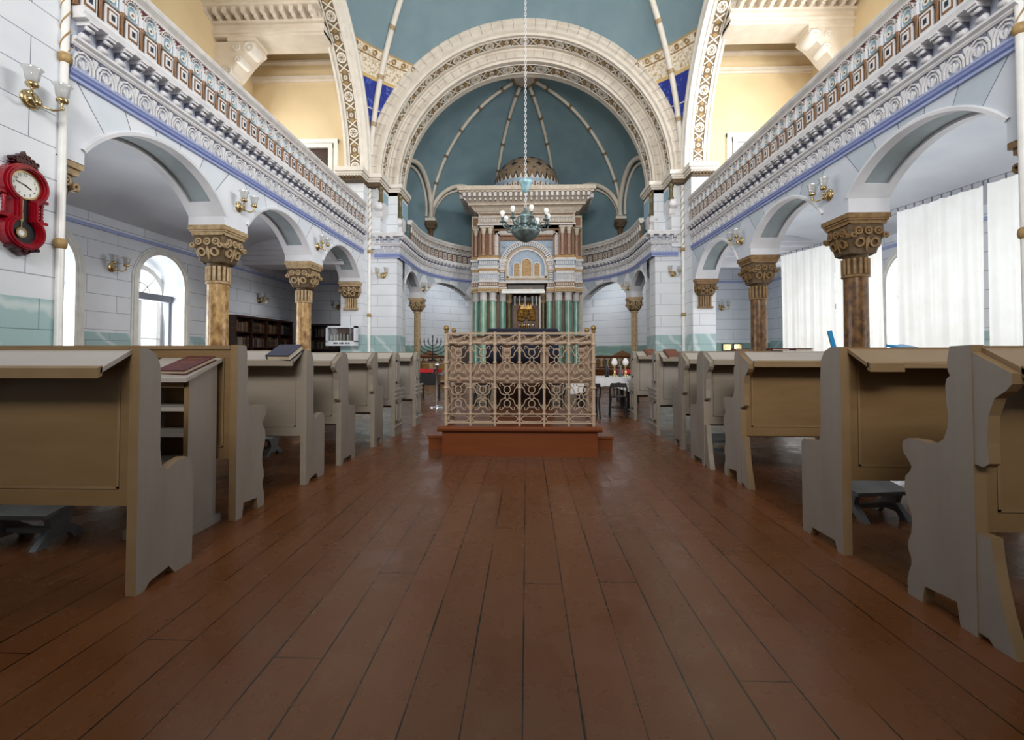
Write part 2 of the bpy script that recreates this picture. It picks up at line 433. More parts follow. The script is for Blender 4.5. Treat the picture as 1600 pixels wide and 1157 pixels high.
def arch_bay(mb, F, a, b, oa, ob, z0, zs, ztop, Rr, zc, th, nv=7, panel=True, mats=(0, 1, 2, 3, 4), rim=True, lo=None, hi=None):
    """Wall bay a..b with an arched opening oa..ob; front at h=0, back at h=-th."""
    yc = (oa + ob) / 2; half = (ob - oa) / 2
    A = math.asin(min(1.0, half / Rr))
    jd = 0.0035
    def bound(t):
        k = 1e9; sn, cn = math.sin(t), math.cos(t)
        if sn > 1e-6: k = min(k, (b - yc) / sn)
        if sn < -1e-6: k = min(k, (a - yc) / sn)
        if cn > 1e-6: k = min(k, (ztop - zc) / cn)
        return yc + k * sn, zc + k * cn
    ts = [-A + 2 * A * i / 30 for i in range(31)]
    for c in ((b - yc), (a - yc)):
        q = math.atan2(c, ztop - zc)
        if -A < q < A: ts.append(q)
    J = []
    for i in range(1, nv):
        q = -A + 2 * A * i / nv; J.append(q); ts += [q - jd, q + jd]
    ts = sorted(set(round(t, 6) for t in ts))
    for i in range(len(ts) - 1):
        t0, t1 = ts[i], ts[i + 1]; tm = (t0 + t1) / 2
        mm = mats[2] if any(abs(tm - q) < jd for q in J) else mats[int((tm + A) / (2 * A) * nv) % 2]
        p0 = (yc + Rr * math.sin(t0), zc + Rr * math.cos(t0)); p1 = (yc + Rr * math.sin(t1), zc + Rr * math.cos(t1))
        b0, b1 = bound(t0), bound(t1)
        mb.quad(F(*p0, 0), F(*b0, 0), F(*b1, 0), F(*p1, 0), mm)
        mb.quad(F(*p0, -th), F(*b0, -th), F(*b1, -th), F(*p1, -th), mats[0])
    for (e, o, t) in ((a, oa, -A), (b, ob, A)):
        ez = min(bound(t)[1], ztop)
        pts = [(e, z0), (o, z0), (o, zs), (e, ez)]
        mb.add([F(*p, 0) for p in pts], [(0, 1, 2, 3)], mats[0])
        mb.add([F(*p, -th) for p in pts], [(0, 1, 2, 3)], mats[0])
        mb.quad(F(o, z0, 0), F(o, zs, 0), F(o, zs, -th), F(o, z0, -th), mats[3])
        mb.quad(F(e, z0, 0), F(o, z0, 0), F(o, z0, -th), F(e, z0, -th), mats[3])
    # soffit with a sunk panel
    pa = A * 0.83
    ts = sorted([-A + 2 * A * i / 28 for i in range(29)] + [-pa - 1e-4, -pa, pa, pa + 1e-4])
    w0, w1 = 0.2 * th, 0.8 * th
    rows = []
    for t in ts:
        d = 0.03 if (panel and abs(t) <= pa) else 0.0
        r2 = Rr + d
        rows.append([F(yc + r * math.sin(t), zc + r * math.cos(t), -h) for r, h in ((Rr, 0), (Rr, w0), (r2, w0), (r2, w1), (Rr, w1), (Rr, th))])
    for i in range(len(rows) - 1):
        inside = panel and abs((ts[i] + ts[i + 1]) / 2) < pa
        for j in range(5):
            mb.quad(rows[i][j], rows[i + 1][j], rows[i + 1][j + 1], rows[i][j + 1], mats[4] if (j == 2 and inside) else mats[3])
    if rim:
        pr = [(0.0, 0.0), (0.0, 0.022), (0.035, 0.022), (0.05, 0.012), (0.05, 0.0)]
        vs = []; fs = []; n = 29; k = len(pr)
        for i in range(n):
            t = -A + 2 * A * i / (n - 1)
            for dr, h in pr: vs.append(F(yc + (Rr + dr) * math.sin(t), zc + (Rr + dr) * math.cos(t), h))
        for i in range(n - 1):
            for j in range(k - 1): fs.append((i * k + j, i * k + j + 1, (i + 1) * k + j + 1, (i + 1) * k + j))
        mb.add(vs, fs, mats[3])

ZIMP, ZARC, RA, ZAC = 3.05, 3.185, 1.32, 2.409
def arcade(name, F, cs, white, alt='voussoir_grey'):
    mb = MB()
    for i in range(3):
        a, b = cs[i], cs[i + 1]; oa, ob = a + 0.28, b - 0.28
        hf = (ob - oa) / 2; A = math.asin(hf / RA)
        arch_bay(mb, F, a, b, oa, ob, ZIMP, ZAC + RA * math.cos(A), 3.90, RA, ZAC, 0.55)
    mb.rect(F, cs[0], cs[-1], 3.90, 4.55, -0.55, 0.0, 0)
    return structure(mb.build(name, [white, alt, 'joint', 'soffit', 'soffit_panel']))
arcade('wall_left', FL, CL, 'voussoir_white', 'voussoir_grey_lit'); arcade('wall_right', FR, CR, 'voussoir_white_shaded')

# near piers carrying on behind the camera, far piers, with green dado below
def wallbox(name, boxes, dz, m='wall', d='dado'):
    mb = MB()
    for (x0, x1, y0, y1, z0, z1) in boxes:
        if z0 < dz < z1:
            mb.box(x0, x1, y0, y1, z0, dz, 1); mb.box(x0, x1, y0, y1, dz, z1, 0)
        else: mb.box(x0, x1, y0, y1, z0, z1, 0)
    return structure(mb.build(name, [m, d]))
wallbox('wall_left_rear', [(-5.1, -WL, -4.2, CL[0] + 0.075, 0, 3.04), (-5.1, -WL, -4.2, CL[0], 3.04, 6.05), (-5.1, -WL - 0.4, -4.2, CL[0] - 0.3, 6.05, 10.6)], 1.645)
wallbox('wall_right_rear', [(WR, 5.0, -4.2, CR[0] + 0.075, 0, 3.04), (WR, 5.0, -4.2, CR[0], 3.04, 6.05), (WR + 0.4, 5.0, -4.2, CR[0] - 0.3, 6.05, 10.6)], 1.645)
wallbox('wall_left_pier', [(-5.1, -WL, 12.3, 13.45, 0, 3.04), (-5.1, -WL, CL[3], 13.45, 3.04, ZSP - 0.1)], 1.63)
wallbox('wall_right_pier', [(WR, 4.98, 12.12, 13.45, 0, 3.04), (WR, 4.98, CR[3], 13.45, 3.04, ZSP - 0.1)], 1.63)
# chancel jambs: stepped back in two orders
wallbox('wall_left_chancel', [(-4.52, -3.72, 12.9, 13.5, 0, 4.1), (-4.6, -4.18, YCH, 13.44, 4.1, ZSP - 0.1), (-5.1, -3.86, 13.4, 14.35, 0, ZSP - 0.1)], 1.63)
wallbox('wall_right_chancel', [(3.62, 4.40, 12.9, 13.5, 0, 4.1), (4.06, 4.5, YCH, 13.44, 4.1, ZSP - 0.1), (3.74, 5.0, 13.4, 14.35, 0, ZSP - 0.1)], 1.63)
mb = MB(); mb.box(-8.6, 8.6, -4.4, -4.2, 0, 10.8)
structure(mb.build('wall_back', 'wall'))
mb = MB(); mb.box(-5.2, 5.2, -4.2, YC - HALF - 0.05, 10.6, 10.8)
structure(mb.build('ceiling_rear', 'plaster'))

# aisles: outer walls with round-headed windows, end walls, vaulted ceilings
WINY = [4.3, 6.70, 9.11, 11.52]
def outer_wall(name, sgn):
    F = planeX(sgn * XOUT, -sgn); mb = MB()
    edges = [-4.2] + [4.3 - 1.2] + [(WINY[i] + WINY[i + 1]) / 2 for i in range(3)] + [12.75, YEND + 0.2]
    mb.rect(F, edges[0], edges[1], 0, 4.4, -0.6, 0, 0)
    mb.rect(F, edges[-2], edges[-1], 0, 4.4, -0.6, 0, 0)
    for i, y in enumerate(WINY):
        a, b = edges[i + 1], edges[i + 2]
        arch_bay(mb, F, a, b, y - 0.585, y + 0.585, 0.75, 2.55, 4.4, 0.585, 2.55, 0.6, nv=1, panel=False, mats=(0, 0, 0, 2, 2), rim=False) if not (sgn < 0 and i == 3) else mb.rect(F, a, b, 0.75, 4.4, -0.6, 0, 0)
        mb.rect(F, a, b, 0, 0.75, -0.6, 0, 0)
    # dado panels lie flush between the windows
    segs = [(edges[0], WINY[0] - 0.72)] + [(WINY[i] + 0.72, WINY[i + 1] - 0.72) for i in range(3)] + [(WINY[3] + 0.72, YEND)]
    for a, b in segs: mb.rect(F, a, b, 0, 1.5, 0, 0.012, 1)
    # blue line and cornice
    return structure(mb.build(name, ['wall', 'dado', 'plaster']))
outer_wall('wall_left_aisle', -1); outer_wall('wall_right_aisle', 1)
def window(n, sgn, y):
    F = planeX(sgn * XOUT, -sgn); r = 0.585
    root = MB()
    # moulded casing around the opening
    for (r0, r1, h) in ((r, r + 0.05, 0.02), (r + 0.05, r + 0.13, 0.045), (r + 0.13, r + 0.16, 0.025)):
        root.ring(F, y, 2.55, r0, r1, 0, h, 0, 24, 0, PI)
        for q in (-1, 1):
            root.rect(F, y + q * r0, y + q * r1, 0.75, 2.55, 0, h, 0)
    root.rect(F, y - r - 0.1, y + r + 0.1, 0.70, 0.75, -0.3, 0.07, 0)
    o = structure(root.build('window_%d' % n, ['window_paint']))
    f = MB(); D = -0.50
    f.ring(F, y, 2.3, r - 0.02, r + 0.09, D - 0.04, D + 0.03, 0, 20, 0, PI)
    for q in (-1, 1): f.rect(F, y + q * (r - 0.06), y + q * (r + 0.01), 0.75, 2.32, D - 0.04, D + 0.03, 0)
    f.rect(F, y - r, y + r, 2.27, 2.34, D - 0.04, D + 0.04, 0)
    f.rect(F, y - r, y + r, 0.75, 0.82, D - 0.04, D + 0.03, 0)
    f.rect(F, y - 0.035, y + 0.035, 0.8, 2.3, D - 0.03, D + 0.035, 0)
    for q in (-1, 1): f.rect(F, y + q * 0.3 - 0.3 if 0 else y + q * 0.04, y + q * 0.54, 1.42, 1.45, D - 0.02, D + 0.02, 0)
    for t in (45, 90, 135): f.bar(F, y, 2.33, y + 0.56 * math.cos(R(t)), 2.33 + 0.56 * math.sin(R(t)), 0.025, D - 0.02, D + 0.02, 0)
    f.ring(F, y, 2.33, 0.25, 0.275, D - 0.02, D + 0.02, 0, 14, 0, PI)
    fr = f.build('window_frame', 'window_paint', o)
    g = MB(); g.shape(F, [(y - r, 0.78)] + [(y + r * math.cos(R(180 - t)), 2.33 + r * math.sin(R(180 - t))) for t in range(0, 181, 12)] + [(y + r, 0.78)], D - 0.004, D + 0.004, 0)
    g.build('window_pane', 'pane', o)
    s = MB(); s.rect(F, y - 0.58, y + 0.58, 2.22, 2.36, -0.38, -0.24, 0)
    for q in (-1, 1): s.rect(F, y + q * 0.575, y + q * 0.52, 0.78, 2.24, -0.36, -0.28, 0)
    s.build('shade_box', 'grey_shade', o)
n = 1
for sgn in (-1, 1):
    for y in WINY[1:3] if sgn < 0 else WINY:
        window(n, sgn, y); n += 1
window(n, -1, WINY[0])

for sgn, nm, W in ((-1, 'left', WL), (1, 'right', WR)):
    # end wall of the aisle, facing the door
    mb = MB(); x0, x1 = sorted((sgn * (W - 0.1 + 0.3), sgn * (XOUT + 0.6)))
    mb.box(x0, x1, YEND, YEND + 0.3, 0, 4.4, 0); mb.box(x0, x1, YEND - 0.012, YEND, 0, 1.44, 1)
    structure(mb.build('wall_%s_aisle_end' % nm, ['wall', 'dado_green']))
    # gently coved ceiling
    mb = MB(); prof = [(XOUT + 0.01, 3.55), (XOUT - 0.12, 3.72), (XOUT - 0.4, 3.9), (XOUT - 0.9, 4.04), (W + 1.2, 4.06), (W + 0.75, 4.0), (W + 0.5, 3.88)]
    mb.grid([[Vector((sgn * x, y, z)) for x, z in prof] for y in (-4.2, YEND + 0.1)], 0)
    structure(mb.build('ceiling_%s_aisle' % nm, 'plaster'))
    mb = MB(); F = planeX(sgn * XOUT, -sgn)
    mb.rect(F, -4.0, YEND, 3.30, 3.36, 0, 0.025, 0)
    xa, xb = sorted((sgn * (W + 0.4), sgn * XOUT)); mb.box(xa, xb, YEND - 0.03, YEND, 3.30, 3.36, 0)
    structure(mb.build('trim_%d' % (1 if sgn < 0 else 2), 'blue_trim'))
    # moulded cross beam of the aisle
    mb = MB(); xa, xb = sorted((sgn * (W + 0.3), sgn * XOUT))
    for (y0, y1, z0, z1) in ((11.7, 12.5, 3.45, 4.06), (11.64, 12.56, 3.56, 4.06), (11.58, 12.62, 3.68, 4.06), (11.5, 12.7, 3.80, 4.06), (11.42, 12.78, 3.9, 4.06)):
        mb.box(xa, xb, y0, y1, z0, z1, 0)
    structure(mb.build('trim_%d' % (3 if sgn < 0 else 4), 'soffit'))
    # gallery floor, outer wall, end wall, ceiling
    mb = MB(); xa, xb = sorted((sgn * (W + 0.02), sgn * 8.1)); mb.box(xa, xb, 3.0, 13.4, 4.1, 4.5, 0)
    structure(mb.build('floor_%s_gallery' % nm, 'plaster'))
    mb = MB(); xa, xb = sorted((sgn * 7.8, sgn * 8.1)); mb.box(xa, xb, 2.8, 13.4, 4.4, 10.6, 0)
    xa, xb = sorted((sgn * (W + 0.05), sgn * 8.1)); mb.box(xa, xb, 12.55, 13.4, 4.4, 10.6, 0); mb.box(xa, xb, 2.6, 2.9, 4.4, 10.6, 0)
    structure(mb.build('wall_%s_gallery' % nm, 'yellow_wall'))
    mb = MB(); xa, xb = sorted((sgn * (W + 0.5), sgn * 8.1)); mb.box(xa, xb, 2.8, 13.4, 9.75, 10.0, 0)
    structure(mb.build('ceiling_%s_gallery' % nm, 'beam_cream'))
    # cornice of the gallery end wall
    mb = MB(); mb.box(xa, xb, 12.44, 12.56, 8.86, 8.94, 0); mb.box(xa, xb, 12.5, 12.56, 8.80, 8.86, 0); mb.box(xa, xb, 12.4, 12.56, 9.3, 9.36, 0)
    structure(mb.build('trim_%d' % (5 if sgn < 0 else 6), 'beam_cream'))
    # transverse beam with modillions on carved brackets
    mb = MB()
    for (y0, y1, z0, z1) in ((10.9, 11.6, 9.0, 9.8), (10.84, 11.66, 9.05, 9.12), (10.8, 11.6, 9.28, 9.33), (10.52, 11.6, 9.50, 9.56), (10.42, 11.6, 9.56, 9.66), (10.35, 11.6, 9.66, 9.76)):
        mb.box(xa, xb, y0, y1, z0, z1, 0)
    for k in range(14):
        x = sgn * (W + 0.7 + k * 0.235); mb.box(x - 0.045, x + 0.045, 10.56, 10.9, 9.36, 9.5, 0); mb.box(x - 0.04, x + 0.04, 10.7, 10.9, 9.33, 9.37, 0)
    structure(mb.build('trim_%d' % (7 if sgn < 0 else 8), 'beam_cream'))
    br = thing('carved_bracket', 'carved scroll bracket under the gallery beam on the %s side' % ('darker left' if sgn < 0 else 'sunlit right'), 'bracket', (sgn * 7.1, 11.2, 9.0), 0, 'brackets of the gallery beams')
    mb = MB(); mb.box(-0.35, 0.7 if sgn > 0 else 0.35, -0.28, 0.28, -0.1, 0.0, 0)
    mb.prism([(-sgn * 0.33, -0.25, -0.1), (-sgn * 0.36, -0.25, -0.22), (-sgn * 0.2, -0.25, -0.34), (-sgn * 0.05, -0.25, -0.5), (sgn * 0.3, -0.25, -0.95), (sgn * 0.7, -0.25, -1.1), (sgn * 0.7, -0.25, -0.1)], (0, 0.5, 0), 0)
    mb.build('bracket_body', 'beam_cream', br)
    mb = MB(); M = Matrix.Rotation(R(90), 4, 'X')
    for (cx, cz, r) in ((-0.2, -0.26, 0.15), (0.06, -0.56, 0.1), (0.36, -0.84, 0.14), (0.12, -0.25, 0.1)):
        mb.lathe([(0.0, 0.30), (r * 0.3, 0.30), (r * 0.35, 0.27), (r * 0.6, 0.27), (r * 0.65, 0.30), (r, 0.29), (r, -0.1)], (sgn * cx, 0, cz), 14, 0, M)
    mb.build('scroll', 'cream_light', br)
    # panelled door casing showing over the balustrade
    mb = MB(); cx = sgn * (5.92 if sgn < 0 else 6.1)
    for (w, z, y) in ((0.56, 7.15, 12.47), (0.42, 7.01, 12.45)):
        for q in (-1, 1): mb.box(cx + q * w - 0.06, cx + q * w + 0.06, y + 0.004, 12.56, 4.5, z - 0.003, 0)
        mb.box(cx - w - 0.06, cx + w + 0.06, y, 12.56, z - 0.12, z, 0)
    mb.box(cx - 0.4, cx + 0.4, 12.53, 12.57, 4.5, 6.95, 1)
    structure(mb.build('door_%d' % (1 if sgn < 0 else 2), ['window_paint', 'plaster' if sgn > 0 else 'dark_wood']))

# ---- side arches: ornament on the soffit, seen from the door
def ornament_band(mb, F, s0, s1, w, pitch, bg=0, fg=1, au=2, t0=None):
    """Running ornament: rosette, crossed bars, leaves; s along, t across (-w/2..w/2)."""
    n = max(2, int(round((s1 - s0) / pitch))); p = (s1 - s0) / n; h = 0.0
    seg = n * 8
    for i in range(seg):
        mb.rect(F, s0 + (s1 - s0) * i / seg, s0 + (s1 - s0) * (i + 1) / seg, -w / 2, w / 2, -0.004, 0.004, bg)
        for q in (-1, 1): mb.rect(F, s0 + (s1 - s0) * i / seg, s0 + (s1 - s0) * (i + 1) / seg, q * w / 2 - 0.012, q * w / 2 + 0.012, 0, 0.03, fg)
    for i in range(n):
        c = s0 + p * (i + 0.5); e = w * 0.46
        if i % 2 == 0:
            mb.ring(F, c, 0, e * 0.62, e * 0.92, 0, 0.022, fg, 12)
            for k in range(6): mb.disc(F, c + e * 0.4 * math.cos(k * PI / 3), e * 0.4 * math.sin(k * PI / 3), e * 0.2, 0, 0.02, 3, 6)
            mb.disc(F, c, 0, e * 0.16, 0, 0.026, au, 6)
        else:
            mb.disc(F, c, 0, e * 0.42, 0, 0.02, 3, 8); mb.disc(F, c, 0, e * 0.16, 0, 0.026, au, 6)
            for q in (-1, 1):
                mb.shape(F, [(c + q * p * 0.26, -e * 0.5), (c + q * p * 0.45, 0), (c + q * p * 0.26, e * 0.5), (c + q * p * 0.2, 0)][::q], 0, 0.02, au)
                mb.bar(F, c - p * 0.22, q * e * 0.8, c + p * 0.22, q * e * 0.8, 0.028, 0, 0.02, fg)
        for q in (-1, 1):
            mb.bar(F, c + p * 0.5 - p * 0.2, -q * e * 0.85, c + p * 0.5 + p * 0.2, q * e * 0.85, 0.03, 0, 0.018, fg)
for sgn, nm, W in ((-1, 'left', WL), (1, 'right', WR)):
    Ri = 4.17
    mb = MB()
    n = 40
    def P(a, r, x): return Vector((sgn * x, YC + r * math.cos(a), ZSP + r * math.sin(a)))
    prof = [(W + 0.62, 4.5), (W + 0.62, Ri), (W + 0.56, Ri), (W + 0.54, Ri + 0.03), (W + 0.46, Ri + 0.03), (W + 0.44, Ri), (W + 0.18, Ri), (W + 0.16, Ri - 0.025), (W + 0.10, Ri - 0.025), (W + 0.08, Ri), (W - 0.04, Ri), (W - 0.06, Ri + 0.05), (W - 0.05, Ri + 0.12), (W - 0.09, Ri + 0.16), (W - 0.08, Ri + 0.26), (W - 0.02, Ri + 0.3), (W + 0.1, Ri + 0.45)]
    mb.grid([[P(PI * i / n, r, x) for x, r in prof] for i in range(n + 1)], 0, False)
    FA = lambda s, t, h: P(s / Ri, Ri - 0.004 - h, W + 0.31 + sgn * 0 + t)
    o = MB(); ornament_band(o, FA, 0.02, Ri * PI * 0.62, 0.30, 0.46)
    a = structure(mb.build('trim_%d' % (9 if sgn < 0 else 10), 'cream_light'))
    structure(o.build('arch_ornament', ['ornament_dark', 'cream_light', 'leaf_gold', 'cream_stone'], a))
    # spandrel wall above the gallery side, closing behind the arch
    mb = MB()
    mb.grid([[P(PI * i / n, 4.5, W + 0.6), P(PI * i / n, 6.8, W + 0.6)] for i in range(n + 1)], 0)
    structure(mb.build('wall_%s_spandrel' % nm, 'plaster'))

# ---- chancel arch in two orders with carved soffits
def AX(a, r, y): return Vector((X0 + r * math.cos(a), y, ZSP + r * math.sin(a)))
mb = MB(); n = 48
prof = [(4.62, 12.86), (4.60, 12.74), (4.50, 12.70), (4.46, 12.76), (4.38, 12.74), (4.34, 12.8), (4.24, 12.78), (4.2, 12.84), (4.14, 12.86), (4.14, 12.93), (4.16, 12.95), (4.16, 13.32), (4.14, 13.34), (4.14, 13.42), (4.10, 13.44), (4.06, 13.42), (4.02, 13.46), (3.96, 13.46), (3.94, 13.43), (3.88, 13.43), (3.86, 13.48), (3.8, 13.5), (3.8, 13.62), (3.82, 13.64), (3.82, 14.12), (3.8, 14.14), (3.8, 14.32), (4.6, 14.36)]
mb.grid([[AX(PI * i / n, r, y) for r, y in prof] for i in range(n + 1)], 0, False)
a = structure(mb.build('trim_11', 'cream_stone'))
o = MB(); F1 = lambda s, t, h: AX(s / 4.16, 4.155 - h, 13.135 + t); ornament_band(o, F1, 0.05, 4.16 * PI - 0.05, 0.34, 0.52)
structure(o.build('arch_ornament', ['ornament_dark', 'cream_light', 'leaf_gold', 'cream_stone'], a))
o = MB(); F2 = lambda s, t, h: AX(s / 3.82, 3.815 - h, 13.88 + t); ornament_band(o, F2, 0.05, 3.82 * PI - 0.05, 0.42, 0.52)
structure(o.build('arch_ornament', ['ornament_dark', 'cream_light', 'leaf_gold', 'cream_stone'], a))
# voussoir joints on the plain face
o = MB()
for i in range(1, 44):
    q = PI * i / 44
    for r0, r1, y in ((3.88, 4.10, 13.425), (4.24, 4.58, 12.69)):
        v = [AX(q + e, r, y) for e, r in ((-0.0012, r0), (0.0012, r0), (0.0012, r1), (-0.0012, r1))]; o.add(v, [(0, 1, 2, 3)], 0)
structure(o.build('arch_joint', 'joint', a))

# ---- sail vault over the nave
mb = MB(); RS = HALF * math.sqrt(2); k = 44
def sv(i): return HALF * math.sin(PI / 2 * (-1 + 2 * i / k))
rows = []
for i in range(k + 1):
    y = sv(i)
    rows.append([Vector((X0 + sv(j), YC + y, ZSP + math.sqrt(max(RS * RS - sv(j) ** 2 - y * y, 0)))) for j in range(k + 1)])
mb.grid(rows, 0)
structure(mb.build('ceiling', 'vault_paint'))
mb = MB(); g = MB(); rg = MB()
for sx in (-1, 1):
    for sy in (-1, 1):
        pts = []
        for i in range(0, 31):
            q = R(2 + 86 * i / 30); c = (RS - 0.03) * math.cos(q) / math.sqrt(2)
            pts.append(Vector((X0 + sx * c, YC + sy * c, ZSP + (RS - 0.03) * math.sin(q))))
        mb.tube(pts, 0.075, 8, 0)
        for i in (4, 8, 12, 16, 20): g.tube([pts[i].lerp(pts[i + 1], 0.0), pts[i].lerp(pts[i + 1], 0.35)], 0.09, 8, 0)
a = structure(mb.build('trim_12', 'cream_light')); structure(g.build('rib_collar', 'gilt_stone', a))
for i in range(120):
    q = 2 * PI * i / 120; z = 9.24; r = math.sqrt(RS * RS - (z - ZSP) ** 2) - 0.02
    x, y = r * math.cos(q), r * math.sin(q)
    if abs(x) > HALF or abs(y) > HALF: continue
    FF = lambda s, t, h: Vector((X0 + (r - h) * math.cos(q + s / r), YC + (r - h) * math.sin(q + s / r), z + t * 0.9 - 0.0)) + Vector((-math.cos(q), -math.sin(q), 0)) * (t * 0.62)
    rg.ring(FF, 0, 0, 0.04, 0.062, -0.02, 0.025, 0, 10)
structure(rg.build('vault_ring_ornament', 'leaf_gold', a))
# crown of the pier capitals where the big arches land
def capital_cornice(name, boxes, mats):
    mb = MB()
    for (x0, x1, y0, y1, z0, z1, m) in boxes: mb.box(x0, x1, y0, y1, z0, z1, m)
    return structure(mb.build(name, mats))
for sgn, W, idn in ((-1, WL, 13), (1, WR, 14)):
    B = []
    def bb(xi, xo, y0, y1, z0, z1, m):
        a, b = sorted((sgn * xi, sgn * xo)); B.append((a, b, y0, y1, z0, z1, m))
    xin = W - (0.36 if sgn < 0 else 0.36); xin2 = W - 0.7
    for e, z0, z1 in ((0.10, 6.03, 6.14), (0.05, 5.97, 6.03), (0.02, 5.92, 5.97)):
        bb(W - 0.02 - e, W + 0.66, 12.05 - e, 12.75, z0, z1, 0)
        bb(xin - e, W + 0.3, 12.55 - e, 13.46, z0, z1, 0)
        bb(xin2 - e, W + 0.1, 13.38 - e, 14.38, z0, z1, 0)
    bb(W - 0.02, W + 0.62, 12.06, 12.7, 5.82, 5.92, 1)
    bb(xin, W, 12.56, 13.44, 5.82, 5.92, 1)
    bb(xin2, W, 13.4, 14.36, 5.82, 5.92, 1)
    for kx in range(8):
        x = W + 0.0 + kx * 0.085; bb(x, x + 0.05, 12.02, 12.08, 5.86, 5.93, 1)
    capital_cornice('trim_%d' % idn, B, ['cream_light', 'gilt_dark'])
    # hanging pilasters with scroll feet under the two orders
    for (xi, y0, y1, zb, q) in ((xin, 12.72, 13.3, 4.95, 0), (xin2, 13.5, 14.2, 4.72, 1)):
        t = thing('hanging_pilaster', '%s hanging pilaster with blue panel and white scroll foot on the %s jamb' % (('outer', 'inner')[q], ('left', 'right')[sgn > 0]), 'pilaster', (sgn * xi, y0, zb), 0, 'hanging pilasters of the chancel arch')
        m = MB(); a, b = sorted((-sgn * 0.03, sgn * 0.14))
        m.box(a, b, 0.0, y1 - y0, 0.45, 0.88 + (5.05 - zb - 0.1) * 1.0, 0)
        H = 5.83 - zb
        m2 = MB(); m2.box(min(a, b) - 0.012, max(a, b) + 0.012, 0.1, y1 - y0 - 0.06, 0.52, H - 0.1, 0); m2.build('blue_panel', 'parapet_blue', t)
        m3 = MB(); m3.lathe([(0.075, 0.45), (0.075, 0.5), (0.055, 0.52), (0.055, H - 0.1), (0.08, H - 0.06), (0.08, H)], (0, -0.02, 0), 12, 0); m3.build('shaft', 'olive_marble', t)
        m.build('pilaster_body', 'white_trim', t)
        m4 = MB(); m4.prism([(a, -0.06, 0.45), (a, -0.10, 0.36), (a, -0.06, 0.26), (a, 0.02, 0.2), (a, 0.05, 0.08), (a, 0.12, 0.0), (a, 0.2, 0.02), (a, y1 - y0, 0.3), (a, y1 - y0, 0.45)], (b - a, 0, 0), 0)
        M = Matrix.Rotation(R(90), 4, 'Y'); m4.lathe([(0.0, -0.11), (0.09, -0.1), (0.1, 0.1), (0.0, 0.11)], ((a + b) / 2, -0.01, 0.33), 14, 0, M)
        m4.build('scroll_foot', 'white_trim', t)

# ---- apse: half dome, ribs, upper arcade, curved outer wall
ZAP, RAP = CAMZ + 4.7, 4.4
def AP(az, el, r): return Vector((X0 + r * math.cos(el) * math.sin(az), APC + r * math.cos(el) * math.cos(az), ZAP + r * math.sin(el)))
mb = MB(); n = 40
rows = [[AP(R(-96 + 192 * j / n), R(90 * i / 18), RAP) for j in range(n + 1)] for i in range(19)]
rows = [[Vector((p.x, p.y, 4.2)) for p in rows[0]]] + rows
mb.grid(rows, 0)
mb.grid([[Vector((X0 + s * (RAP - 0.03), y, 4.2)), Vector((X0 + s * (RAP - 0.03), y, ZAP))] for s in (-1,) for y in (13.3, APC)], 0)
mb.grid([[Vector((X0 + s * (RAP - 0.03), y, 4.2)), Vector((X0 + s * (RAP - 0.03), y, ZAP))] for s in (1,) for y in (13.3, APC)], 0)
structure(mb.build('ceiling_apse', 'apse_blue'))
mb = MB(); g = MB()
for az in (-57, -18, 18, 57):
    pts = [AP(R(az), R(5 + 83 * i / 24), RAP - 0.04) for i in range(25)]
    mb.tube(pts, 0.06, 8, 0)
    for i in (5, 9, 13, 17, 21): g.tube([pts[i], pts[i].lerp(pts[i + 1], 0.35)], 0.078, 8, 0)
mb.lathe([(0.0, -0.12), (0.3, -0.1), (0.5, -0.02), (0.55, 0.1)], (X0, APC - 0.02, ZAP + RAP - 0.04), 20, 0)
for k in range(10):
    g.lathe([(0.0, -0.03), (0.07, -0.02), (0.09, 0.03)], (X0 + 0.38 * math.cos(k * PI / 5), APC + 0.38 * math.sin(k * PI / 5), ZAP + RAP - 0.13), 8, 0)
a = structure(mb.build('trim_15', 'cream_stone')); structure(g.build('rib_collar', 'ornament_dark', a))
# lunette arches lying on the half dome
mb = MB()
def lun(az0, az1, zs):
    c = (az0 + az1) / 2; hw = abs(az1 - az0) / 2; hr = R(hw) * RAP
    for r, dd, w in ((1.0, 0.10, 0.085), (0.88, 0.03, 0.05)):
        pts = []
        for i in range(25):
            t = PI * i / 24; z = zs + hr * 0.98 * math.sin(t) * r; el = math.asin(min(0.98, max(0, (z - ZAP) / RAP)))
            az = c - hw * math.cos(t) * r
            p = AP(R(az), el, RAP - dd); 
            if z < ZAP: p.z = z
            pts.append(p)
        mb.tube(pts, w, 8, 0)
for (a0, a1) in ((-97, -57), (-57, -18), (-18, 18), (18, 57), (57, 97)): lun(a0, a1, CAMZ + 5.15)
structure(mb.build('trim_16', 'cream_stone'))
# outer wall of the ambulatory below the gallery
mb = MB(); n = 36; ro = 5.6
def AO(az, z, r): return Vector((X0 + r * math.sin(az), APC + r * math.cos(az), z))
mb.grid([[AO(R(-100 + 200 * j / n), z, ro) for j in range(n + 1)] for z in (1.42, 4.3)], 0)
mb.grid([[AO(R(-100 + 200 * j / n), z, ro - 0.012) for j in range(n + 1)] for z in (0.0, 1.42)], 1)
structure(mb.build('wall_apse', ['wall', 'dado_green'], None))
for (a0, a1) in ((-100, -34), (34, 100)):
    mb = MB()
    for z in (4.05, 4.5): mb.grid([[AO(R(a0 + (a1 - a0) * j / n), z, r) for j in range(n + 1)] for r in (APR - 0.05, ro)], 0)
    structure(mb.build('ceiling_left_ambulatory' if a0 < 0 else 'ceiling_right_ambulatory', 'plaster'))
